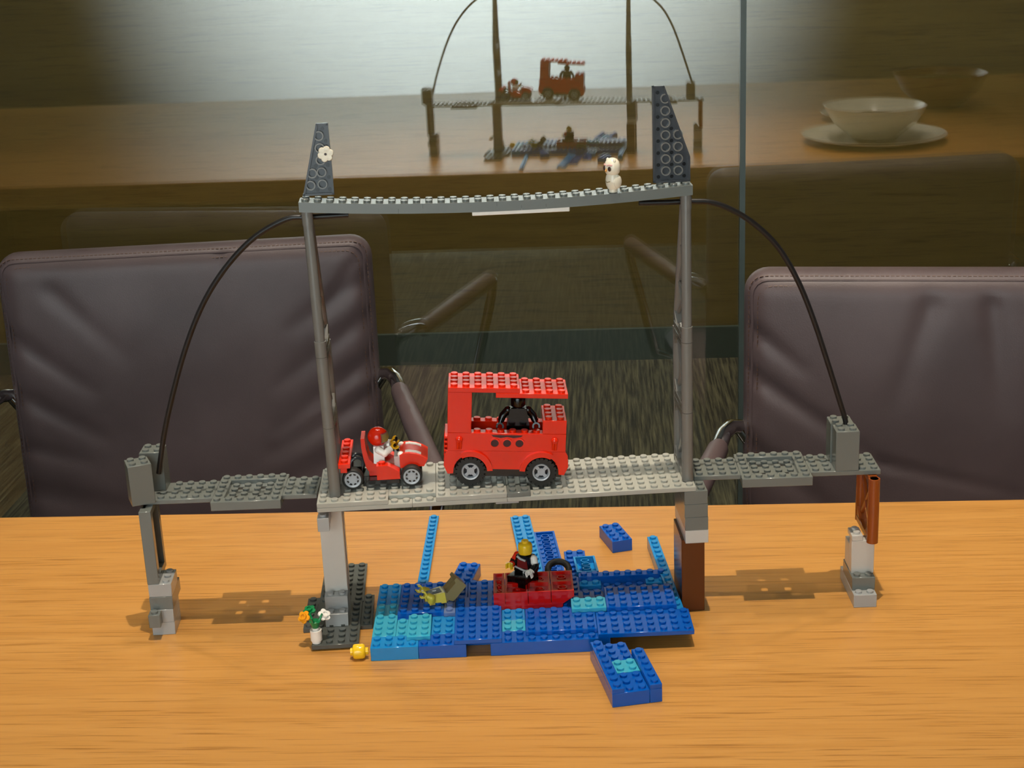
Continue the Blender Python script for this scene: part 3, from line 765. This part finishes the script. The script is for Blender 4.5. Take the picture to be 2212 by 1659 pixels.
def build_figure(name, label, loc, rot, colours, pose, headed=True, bent=True, extras=None):
    t = thing(name, label, 'toy figure', loc, rot=rot)
    body, arm_c, hand_c, leg_c = colours
    zt = 4.2
    tor = figure_torso(MB()).xf(Matrix.Translation((0, 0, zt))).build('torso', body, t)
    MB().box(-7.6, 7.6, -3.4, 3.4, 2.6, 4.6, .3).build('hips', leg_c, t)
    for s in (-1, 1): figure_leg(s, bent).build('leg', leg_c, t)
    for s, (sh, el, wr, hd, od) in zip((-1, 1), pose):
        a = figure_arm(s, sh, el, wr).build('arm', arm_c if not isinstance(arm_c, tuple) else arm_c[0 if s < 0 else 1], t)
        figure_hand(wr, hd, od).build('hand', hand_c if not isinstance(hand_c, tuple) else hand_c[0 if s < 0 else 1], a)
    if headed:
        head_mesh(MB(), Matrix.Translation((0, 0, zt + 12.9))).build('head', 'yellow', t)
    return t, tor, zt
# --- fallen figure on the river (no head): lies on its back, legs bent up to the right
p0 = [((-6.7, 0, 14.4), (-8.2, -2.6, 14.0), (-7.6, -4.6, 16.6), (0.1, -.5, .9), (1, 0, 0)), ((6.7, 0, 14.4), (8.2, -2.6, 14.0), (7.6, -4.6, 16.6), (-.1, -.5, .9), (1, 0, 0))]
t, tor, zt = build_figure('toy_figure', 'headless toy figure in yellow top and khaki trousers fallen on its back on the river', (.0515, .0630, .0172), (0, 0, 0), ('flesh_yellow', 'flesh_yellow', 'flesh_yellow', 'khaki'), p0, headed=False, bent=False)
t.rotation_euler = (Matrix.Rotation(math.radians(15), 3, 'Z') @ Matrix(((0, 0, -1), (1, 0, 0), (0, -1, 0))) @ Matrix.Rotation(math.radians(-6), 3, 'X') @ Matrix.Rotation(math.radians(8), 3, 'Z')).to_euler()
for ch in t.children:
    if ch.name.startswith('leg'): ch.rotation_euler = (math.radians(-38), 0, 0)
MB().box(-4.6, 4.6, -3.95, -3.55, 1.5, 11.5).xf(Matrix.Translation((0, 0, zt))).build('shirt_print', 'print_dark', tor)
MB().box(-1.5, 1.5, -4.1, -3.9, 4.5, 7.5).xf(Matrix.Translation((0, 0, zt))).build('shirt_badge', 'tower_grey', tor)

# --- figure sitting in the boat, back turned
pb = [((-6.9, 0, 14.6), (-8.8, -2.0, 10.4), (-7.6, -6.8, 9.6), (.1, -1, .1), (0, 0, 1)), ((6.9, 0, 14.6), (9.2, -1.8, 10.2), (8.6, -5.6, 7.8), (0, -1, -.4), (0, 0, 1))]
t, tor, zt = build_figure('toy_figure', 'toy figure with bare yellow head and black printed suit sitting in the red boat', (.1062, .0735, .0228), (0, 0, math.radians(-35)), ('black', ('red', 'white'), ('yellow', 'white'), 'black'), pb)
def tor_slab(pts, y, w, mat, name):
    MB().tube([(x, y, z + zt) for x, z in pts], w, 6).build(name, mat, tor)
MB().prism([(-5.0, 3.2 + zt), (4.4, 3.0 + zt), (3.4, 9.0 + zt), (-4.2, 9.4 + zt)], -4.0, -3.7, 'y').build('suit_print', 'print_red', tor)
tor_slab([(-7.0, 3.3), (-2, 2.2), (1.6, 1.6), (7.0, 3.0)], -3.95, .75, 'print_silver', 'belt_print')
tor_slab([(1.2, 1.8), (.4, .2), (.8, -1.6)], -4.0, .6, 'print_silver', 'belt_knot')
tor_slab([(-4.6, 11.4), (-1.5, 9.8), (2.6, 9.3)], -3.85, .85, 'print_silver', 'collar_print')
# black sleeve and white cuff over the near arm
MB().tube([(8.7, -1.2, 11.4), (9.3, -1.9, 9.9), (8.7, -5.4, 7.9)], [2.8, 2.75, 2.5], 12).build('sleeve', 'black', t)
MB().tube([(-8.6, -1.6, 11.2), (-8.9, -2.1, 10.2), (-7.8, -5.6, 9.7)], [2.7, 2.7, 2.5], 12).build('sleeve', 'black', t)

# ================================================================== THE RED BOAT
boat = thing('toy_boat', 'red toy boat of upturned bricks floating on the blue river', 'toy boat', (.0828, .0478, .0096))
MB().box(0, 48, 0, 32.5, 0, 3.2, .25).build('hull_plate', 'boat_red', boat)
def cell(x0, x1, y0, y1, tubes, slope=False, name='upturned_brick'):
    m = MB(); z0, z1 = 3.2, 12.8; t = 1.3
    if slope:
        poly = [(x0, z0), (x0 + 8, z0), (x1, z0 + 5.2), (x1, z1), (x0, z1)]
        m.prism(poly, y0, y0 + t, 'y'); m.prism(poly, y1 - t, y1, 'y'); m.box(x0, x0 + t, y0 + t, y1 - t, z0, z1); m.box(x1 - t, x1, y0 + t, y1 - t, z0 + 5.2, z1)
        m.box(x0 + t, x1 - t, y0 + t, y1 - t, z1 - 3.6, z1 - 2.8)
        m.prism([(x0 + t, z0), (x0 + 8, z0), (x1 - t, z0 + 5.2), (x1 - t, z1 - 3.4), (x0 + t, z1 - 3.4)], y0 + t, y1 - t, 'y')
        fl = z1 - 2.8
    else:
        m.box(x0, x1, y0, y1, z0, z0 + 6.4); fl = z0 + 6.4
        m.box(x0, x1, y0, y0 + t, fl, z1); m.box(x0, x1, y1 - t, y1, fl, z1); m.box(x0, x0 + t, y0 + t, y1 - t, fl, z1); m.box(x1 - t, x1, y0 + t, y1 - t, fl, z1)
    o = m.build(name, 'boat_red', boat)
    k = MB()
    for (a, b, r) in tubes: k.lathe([(r, fl - .2), (r, z1 - (1.0 if slope else 1.6)), (r - .7, z1 - (1.0 if slope else 1.6)), (r - .7, fl - .2)], 18, Matrix.Translation((a, b, 0)))
    k.build('tubes', 'boat_red', o)
cell(0, 7.9, 0, 32.5, [(4, 8 * k, 1.7) for k in (1, 2, 3)])
for y0, y1 in ((0, 16.2), (16.3, 32.5)):
    for x0 in (8.2, 24.2): cell(x0, x0 + 15.5, y0, y1, [(x0 + 8, (y0 + y1) / 2, 3.2)])
    cell(40.2, 55.8, y0, y1, [(48, (y0 + y1) / 2, 3.2)], True)
tyre = MB(); tyre.torus(7.6, 2.4, Matrix.Translation((0, 0, 9.9)) @ Matrix.Rotation(math.radians(90), 4, 'X'), n=32, m=12)
tag(tyre.build('rubber_tyre_ring', 'rubber', None, (.1302, .0868, .0113), (math.radians(-63), 0, math.radians(4))), 'black toy tyre standing upright just behind the red boat', 'toy tyre')

# ================================================================== THE RED TRUCK
def dw(col, row, z):   # bridge grid -> world
    c, s = math.cos(DROT), math.sin(DROT); X, Y = col * 8, row * 8
    return Vector(((DX + c * X - s * Y) * .001, (DY + s * X + c * Y) * .001, z * .001))
truck = thing('toy_truck', 'boxy red toy truck with open cab on the bridge deck', 'toy truck', dw(15.94, 1.42, 99.8), rot=(0, math.radians(3.8), DROT - math.radians(1.2)))
def tb(name, x0, x1, y0, y1, z0, z1, mat='red', studs=None, hollow=False, c=.25):
    m = MB().box(x0, x1, y0, y1, z0, z1, c)
    for (sx, sy) in (studs or []):
        m.stud(sx, sy, z1)
        if hollow: m.lathe([(1.5, z1 + 1.71), (1.5, z1 + 1.0), (.01, z1 + .9)], 12, Matrix.Translation((sx, sy, 0)))
    return m.build(name, mat, truck)
tb('chassis', -38, 38, 4, 30, 5.5, 11.8, 'black')
for y in (8, 26): 
    for x in (-24, 24): pass
def arc(cx, cz, r, a0, a1, n=12): return [(cx + r * math.cos(math.radians(a0 + (a1 - a0) * k / n)), cz + r * math.sin(math.radians(a0 + (a1 - a0) * k / n))) for k in range(n + 1)]
WZ = 10.2
side = [(-40, 24.8), (-41.6, 22), (-42.2, 14), (-39.5, 8.0), (-35.8, 8.4)] + arc(-24, WZ, 11.6, 172, 8) + [(-11.8, 11.8), (11.8, 11.8)] + arc(24, WZ, 11.6, 172, 8) + [(35.8, 8.4), (39.5, 8.0), (42.2, 14), (41.6, 22), (40, 24.8)]
for y0, y1 in ((1.2, 9), (25, 32.8)): MB().prism(side, y0, y1, 'y').build('side_panel', 'red', truck)
tb('end_panel', -40, -34, 9, 25, 12, 24.8); tb('end_panel', 34, 40, 9, 25, 12, 24.8)
for cx, a0, a1 in ((-24, 5, 120), (24, 60, 175)):
    for y0, y1 in ((-1.2, 2.2), (31.8, 35.2)):
        poly = arc(cx, WZ, 15.0, a0, a1, 16) + arc(cx, WZ, 11.3, a1, a0, 16)
        m = MB()
        n = 17; lo = [(a, y0 + 1.0, b) for a, b in poly] ; hi = [(a, y1, b) for a, b in poly]
        m.prism(poly, y0, y1, 'y'); m.build('wheel_arch', 'red', truck)
# ridged left end
for k in range(7): tb('grille_bar', -42.2, -39.5, 3 + .2 * k, 30, 13.5 + 3.1 * k, 15.2 + 3.1 * k, c=.5)
for y0, y1 in ((1.2, 9), (25, 32.8)):
    tb('body_brick', -40, 40, y0, y1, 24.8, 37.6, studs=[(-20 + 8 * k, (y0 + y1) / 2) for k in range(6)], hollow=True)
tb('body_brick', -40, -32, 9, 25, 24.8, 37.6); tb('body_brick', 32, 40, 9, 25, 24.8, 37.6)
tb('cab_floor', -32, 32, 9, 25, 17, 20, 'black')
# grille of three rings on the side
for cx in (-8.0, .3, 8.6):
    Mx = Matrix.Translation((cx, 1.3, 30.8)) @ Matrix.Rotation(math.pi / 2, 4, 'X')
    o = MB().lathe([(3.6, 0), (3.6, 1.2), (2.7, 1.2), (2.7, 0)], 20, Mx).build('ring', 'red', truck); MB().lathe([(2.7, 0), (2.7, .12)], 18, Mx).build('ring_hole_shade', 'shadow_red', o)  # flat dark discs colour in the shade of the ring holes
MB().prism([(-10.4, 36.4), (10.8, 36.4), (9.6, 35.2), (4.5, 34.4), (.3, 35.2), (-4, 34.4), (-9.2, 35.2)], 1.0, 1.25, 'y').build('ring_recess_shade', 'shadow_red', truck)  # thin dark sheet standing in for a recess's shade, nothing is cut
for cx in (-32, 32.3):
    m = MB(); m.ball((cx, .4, 33.2), 2.5, sc=(1, .8, .9)); m.tube([(cx - .9, .2, 33), (cx - .9, .2, 26.5)], [1.1, .8], 8); m.tube([(cx + .9, .2, 33), (cx + .9, .2, 26.5)], [1.1, .8], 8); m.build('clip', 'red', truck)
# cab
tb('cab_wall', -40, -24, 1.2, 9, 37.6, 66.4); tb('cab_wall', -40, -24, 25, 32.8, 37.6, 66.4); tb('cab_wall', -40, -32, 9, 25, 37.6, 66.4)
tb('bonnet_brick', 24, 40, 1.2, 32.8, 37.6, 47.2, studs=[(28 + 8 * i, 5.2 + 7.9 * j) for i in (0, 1) for j in range(4)])
tb('roof_plate', -40, 8, 1, 33, 66.4, 69.6, studs=[(-36 + 8 * i, 5 + 8 * j) for i in range(6) for j in range(4)])
tb('roof_plate', -8, 40.2, .2, 32.2, 63.2, 66.4, studs=[(12 + 8 * i, 4.2 + 8 * j) for i in range(4) for j in range(4)])
def wheel(x, y, mirror=False):
    Mx = Matrix.Translation((x, y, WZ)) @ Matrix.Rotation(math.pi / 2 if not mirror else -math.pi / 2, 4, 'X')   # +Z of the lathe looks outwards
    m = MB().lathe([(6.2, -8), (9.2, -8), (9.6, -7.4), (9.6, -.6), (9.0, 0), (6.4, .1), (6.2, -.4)], 36, Mx, cap=False)
    for row, (h0, h1) in enumerate(((-3.6, .1), (-8.1, -4.4))):
        for k in range(20):
            a = 2 * math.pi * (k + .5 * row) / 20
            m.add([Mx @ Matrix.Rotation(a, 4, 'Z') @ Vector((r_, s_ * (1.0 if r_ > 9.5 else 1.15), h)) for h in (h0, h1) for r_, s_ in ((8.8, -1), (10.35, -1), (10.35, 1), (8.8, 1))],
                  [(0, 1, 2, 3), (7, 6, 5, 4), (0, 4, 5, 1), (1, 5, 6, 2), (2, 6, 7, 3), (3, 7, 4, 0)])
    t = m.build('wheel', 'rubber', truck)
    MB().lathe([(4.4, -2.4), (5.0, -.2), (5.9, .2), (6.2, -.3), (6.2, -7.5), (4.4, -7.5)], 28, Mx, cap=False).build('rim', 'rim_grey', t)
    sp = MB(); sp.lathe([(0.01, -1.0), (2.6, -1.0), (2.6, -2.2)], 16, Mx)
    for k in range(4):
        a = math.pi / 4 + k * math.pi / 2
        sp.add([Mx @ Matrix.Rotation(a, 4, 'Z') @ Vector((r_, s_, h)) for h in (-1.2, -2.6) for r_, s_ in ((1.5, -1.0), (4.8, -1.2), (4.8, 1.2), (1.5, 1.0))],
               [(0, 1, 2, 3), (7, 6, 5, 4), (0, 4, 5, 1), (1, 5, 6, 2), (2, 6, 7, 3), (3, 7, 4, 0)])
    sp.build('spokes', 'rim_grey', t)
    MB().lathe([(4.5, -3.4), (0.01, -3.4)], 20, Mx).build('hub_recess', 'slate', t)
for x in (-24, 24): wheel(x, 0); wheel(x, 34, True)
for x in (-24, 24): MB().tube([(x, 7.5, WZ), (x, 26.5, WZ)], 2.2, 10).build('axle', 'black', truck)
# driver inside the cab
pt = [((-6.9, 0, 14.6), (-10.2, .6, 10.6), (-11.8, -1.2, 6.8), (-.2, -.3, -1), (0, 1, 0)), ((6.9, 0, 14.6), (10.2, .6, 10.6), (11.8, -1.2, 6.8), (.2, -.3, -1), (0, 1, 0))]
tt = Matrix.Rotation(DROT, 3, 'Z')
cabp = dw(17.25, 3.55, 0)
t, tor, zt = build_figure('toy_figure', 'all black toy figure standing in the cab of the red truck', (cabp.x, cabp.y, .1336), (0, math.radians(3), DROT), ('black', 'black', 'black', 'black'), pt, headed=True, bent=False)
for ch in t.children:
    if ch.name.startswith('head'): ch.data.materials[0] = MAT['black']

# ================================================================== THE RACING CAR
kart = thing('toy_racing_car', 'small red toy racing car with rear wing beside the left tower', 'toy car', dw(5.5, 4.3, 101.1), DROT)
def kb(name, x0, x1, y0, y1, z0, z1, mat='red', c=.25): return MB().box(x0, x1, y0, y1, z0, z1, c).build(name, mat, kart)
kb('chassis', -26, 27, -7.8, 7.8, 2.2, 5.6, 'black'); kb('chassis', -11, 12, -16, 16, 2.2, 5.4, 'black')
for s in (-1, 1):
    y0, y1 = (-16, -8.1) if s < 0 else (8.1, 16)
    m = MB().prism([(-3.4, 5.5), (12.2, 5.5), (12.2, 10.8), (4.2, 15.6), (-3.4, 15.6)], y0, y1, 'y'); m.stud(.2, (y0 + y1) / 2, 15.6); m.build('side_slope', 'red', kart)
# seat
prof = [(-13.2, 33.0), (-10.6, 33.0), (-10.2, 26), (-8.6, 18), (-5.5, 14.6), (0, 13.2), (0, 8.5), (-8.5, 8.0), (-10.8, 12), (-12.4, 20), (-13.2, 27)]
MB().prism(prof, -8, 8, 'y').build('seat', 'red', kart)
kb('seat_base', -9, 8, -8, 8, 5.6, 9.5, 'red')
# bonnet
hood = [(12.6, 11.5), (12.6, 21.2), (15, 22.2), (19, 22.4), (24, 21.4), (28, 19.6), (31.6, 17.2), (28.8, 12.2), (22, 12.6), (16, 12.4)]
MB().prism(hood, -12, 12, 'y').build('bonnet', 'red', kart)
for y0 in (-9.6, 5.6):
    m = MB()
    for a, b in zip([(16.5, 22.35), (19, 22.5), (24, 21.5)], [(19, 22.5), (24, 21.5), (27.2, 20.1)]):
        m.prism([(a[0], a[1] - .2), (b[0], b[1] - .2), (b[0], b[1] + .2), (a[0], a[1] + .2)], y0, y0 + 4, 'y')
    m.build('bonnet_stripe', 'white', kart)
for y0 in (-9.4, 9.4):
    MB().ball((13.4, y0, 20.8), 2.3).build('mirror', 'white', kart)
kb('dash_panel', 8.6, 12.4, -8, 8, 5.6, 19, 'pale_grey')
kb('front_axle', 15, 26, -15, 15, 4.4, 9.4, 'black'); kb('rear_axle', -25, -15, -14, 14, 4.4, 9.6, 'black')
wing = MB().box(-28.4, -20.4, -24, 24, 18.2, 21.4, .25)
for k in range(6): wing.stud(-24.4, -20 + 8 * k, 21.4)
wing.build('rear_wing', 'red', kart)
kb('wing_support', -26.5, -22.5, -4, 4, 9, 18.2, 'red'); kb('wing_support', -27.5, -23, -20, -12, 13.5, 18.2, 'red')
for y in (-8, 0):
    MB().torus(4.4, 1.0, Matrix.Translation((-17, y, 15)) @ Matrix.Rotation(math.radians(90), 4, 'X') @ Matrix.Rotation(.3, 4, 'Y'), n=24, m=8).build('engine_ring', 'slate', kart)
kb('engine', -21, -13.5, -9, 9, 9.4, 13.5, 'black')
def kart_wheel(x, s):
    Mx = Matrix.Translation((x, s * 17.6, 7.3)) @ Matrix.Rotation(math.pi / 2 if s < 0 else -math.pi / 2, 4, 'X')
    t = MB().lathe([(5.6, -7), (6.6, -7), (7.2, -6.2), (7.25, -1.0), (6.7, -.1), (5.6, 0)], 32, Mx, cap=False).build('wheel', 'rubber', kart)
    rim = MB().lathe([(0.01, -.3), (2.9, -.3), (3.0, -.5), (3.0, -1.1), (4.3, -1.1), (4.3, -.3), (5.0, .1), (5.6, .1), (5.6, -6.8), (0.01, -6.8)], 32, Mx)
    rim.build('rim', 'rim_grey', t)
    h = MB()
    for k in range(8):
        a = 2 * math.pi * (k + .5) / 8; h.lathe([(.62, -.95), (.62, -.75)], 8, Mx @ Matrix.Rotation(a, 4, 'Z') @ Matrix.Translation((3.65, 0, 0)) @ Matrix.Diagonal((.85, 1.5, 1, 1)))
    h.build('rim_slots', 'black', t)
    sp = MB()
    for k in range(8):
        a = 2 * math.pi * k / 8
        sp.add([Mx @ Matrix.Rotation(a, 4, 'Z') @ Vector((r_, s_, hh)) for hh in (-.3, -1.2) for r_, s_ in ((2.8, -.45), (4.5, -.45), (4.5, .45), (2.8, .45))],
               [(0, 1, 2, 3), (7, 6, 5, 4), (0, 4, 5, 1), (1, 5, 6, 2), (2, 6, 7, 3), (3, 7, 4, 0)])
    sp.build('spokes', 'rim_grey', t)
for x in (-19.8, 20.2):
    for s in (-1, 1): kart_wheel(x, s)
sw = MB().torus(4.6, .9, Matrix.Translation((8.6, 0, 25.4)) @ Matrix.Rotation(math.radians(-62), 4, 'Y'), n=24, m=8)
sw.tube([(8.6, 0, 25.4), (11.5, 0, 20)], 1.0, 8); sw.build('steering_wheel', 'black', kart)
# driver: faces +X
pd = [((-6.9, 0, 14.6), (-8.2, -4.0, 12.2), (-5.6, -8.6, 15.0), (.25, -.8, .5), (1, 0, 0)), ((6.9, 0, 14.6), (8.2, -4.0, 12.2), (5.6, -8.6, 15.0), (-.25, -.8, .5), (1, 0, 0))]
kp = dw(5.30, 4.3, 0)
t, tor, zt = build_figure('toy_figure', 'toy racing driver in white suit and red helmet seated in the racing car', (kp.x, kp.y, .1012 + .0128 - .0035), (0, 0, DROT + math.pi / 2), ('white', 'white', 'hand_yellow', 'red'), pd)
hz = zt + 13.0 + 4.6
def helmet():
    m = MB(); n, k = 28, 16; vs = []; R0 = 7.0
    for i in range(k + 1):
        th = math.pi * i / k * .80
        for j in range(n):
            ph = 2 * math.pi * j / n
            r = R0 * (1.0 if th < 1.6 else 1.0 - .10 * (th - 1.6))
            vs.append((r * math.sin(th) * math.cos(ph), r * math.sin(th) * math.sin(ph) + .3, hz + R0 * .98 * math.cos(th)))
    fs = []
    for i in range(k):
        for j in range(n):
            j2 = (j + 1) % n
            th = math.pi * (i + .5) / k * .80; ph = (2 * math.pi * (j + .5) / n) % (2 * math.pi)
            front = abs(((ph + math.pi / 2 + math.pi) % (2 * math.pi)) - math.pi)
            if 1.12 < th < 1.98 and front < 1.15: continue          # face opening, to -Y
            fs.append((i * n + j, i * n + j2, (i + 1) * n + j2, (i + 1) * n + j))
    m.add(vs, fs, True); return m
h = helmet().build('helmet', 'red', t)
so = h.modifiers.new('thickness', 'SOLIDIFY'); so.thickness = .0008; so.offset = -1
v = MB(); vs = []; n = 14
for i in range(7):
    th = 1.02 + 1.0 * i / 6
    for j in range(n + 1):
        ph = -math.pi / 2 - 1.25 + 2.5 * j / n; r = 7.35
        vs.append((r * math.sin(th) * math.cos(ph), r * math.sin(th) * math.sin(ph) + .1, hz + r * .98 * math.cos(th)))
v.add(vs, [(i * (n + 1) + j, i * (n + 1) + j + 1, (i + 1) * (n + 1) + j + 1, (i + 1) * (n + 1) + j) for i in range(6) for j in range(n)], True)
v.build('visor', 'visor', h)
MB().prism([(-5, hz - 5.6), (5, hz - 5.6), (4.2, hz - 3.9), (-4.2, hz - 3.9)], -7.4, -5.6, 'y').build('chin_guard', 'white', h)

# ================================================================== OWL AND FLOWER ON THE BEAM
ow = dw(25.6, 1.42, 301.0 - 3.1 + .4)
owl = thing('toy_owl', 'small white toy owl perched on the top beam', 'toy owl', (ow.x, ow.y, ow.z), DROT - math.radians(58))
m = MB().lathe([(.01, 0), (2.6, 0), (2.6, 2.0), (3.3, 2.3), (4.5, 4.6), (4.9, 7.4), (4.5, 10.0), (3.9, 11.6), (4.9, 12.8), (5.4, 15.0), (5.3, 17.4), (4.6, 19.6), (3.2, 21.2), (1.6, 21.9), (.01, 22.1)], 24)
m.v = [(x, y * .92 + (.10 * max(0, 8 - z) if y > 0 else 0), z) for x, y, z in m.v]
m.build('body', 'cream', owl)
for s in (-1, 1):
    MB().ball((s * 3.3, -1.0, 20.2), 1.3, sc=(.9, .8, 1.3)).build('ear', 'cream', owl)
    MB().ball((s * 2.4, -4.3, 15.6), 1.5, sc=(1, .5, 1.05)).build('eye', 'eye_brown', owl)
    MB().tube([(s * .6, -4.7, 17.6), (s * 2.4, -4.5, 18.2), (s * 4.0, -3.2, 17.9)], .55, 6).build('brow', 'pink', owl)
    MB().ball((s * 4.3, .8, 7.0), 2.4, sc=(.45, 1.3, 1.8)).build('wing', 'cream', owl)
MB().tube([(0, -4.3, 15.2), (0, -5.4, 14.2), (0, -5.0, 13.3)], [.9, .7, .2], 8).build('beak', 'beak', owl)
MB().tube([(-2.4, -4.0, 7.6), (0, -4.5, 6.8), (2.4, -4.0, 7.6)], .28, 6).build('chest_print', 'khaki', owl)

fl = MB(); 
for k in range(6):
    a = k * math.pi / 3 + .25; fl.lathe([(.01, 0), (2.15, 0), (2.3, .7), (1.9, 1.5), (.01, 1.6)], 14, Matrix.Translation((3.0 * math.cos(a), 3.0 * math.sin(a), 0)))
fl.lathe([(2.8, 0), (2.8, 1.5), (.9, 1.5), (.8, .9), (.01, .9)], 18)
fw_ = dw(2.93, 1.98, 331.0)
fo = thing('toy_flower', 'white six petal toy flower stuck to the left upright wedge plate', 'toy flower', (fw_.x, fw_.y, fw_.z), rot=(math.pi / 2, 0, DROT))
fl.build('petals', 'cream', fo)
MB().lathe([(.8, 1.0), (.8, 1.1)], 12).build('centre', 'eye_brown', fo)

# ================================================================== DISHES FARTHER ALONG THE TABLE (seen mirrored in the glass)
def dish(name, label, cat, x, y, prof, mat='ceramic', fill=None):
    t = thing(name, label, cat, room(x, y, 0), ROOM)
    MB().lathe(prof, 40).build('body', mat, t)
    if fill: MB().lathe([(.01, fill[1]), (fill[0], fill[1])], 32).build('food', 'soup_brown', t)
PL = lambda r: [(.01, 1), (r * .6, 1), (r * .62, 2.5), (r, 14), (r, 16), (r * .6, 5), (.01, 4)]
BW = lambda r, h: [(.01, 1), (r * .42, 1), (r * .45, 4), (r * .8, h * .5), (r, h), (r * .97, h), (r * .76, h * .52), (r * .4, 6), (.01, 6)]
dish('dinner_plate', 'white plate farther right along the table, mirrored in the glass', 'plate', .66, .06, PL(130), 'ceramic')
dish('serving_bowl', 'deep cream bowl standing on the mirrored plate', 'bowl', .66, .06, [(a, b + 5) for a, b in BW(92, 62)], 'ceramic', (70, 45))
dish('soup_bowl', 'brown soup bowl beyond the plates, mirrored in the glass', 'bowl', .86, -.33, BW(95, 70), 'soup_brown', (80, 55))
dish('side_plate', 'small white plate beside the brown bowl, mirrored in the glass', 'plate', .70, -.20, PL(100), 'ceramic', (50, 6))
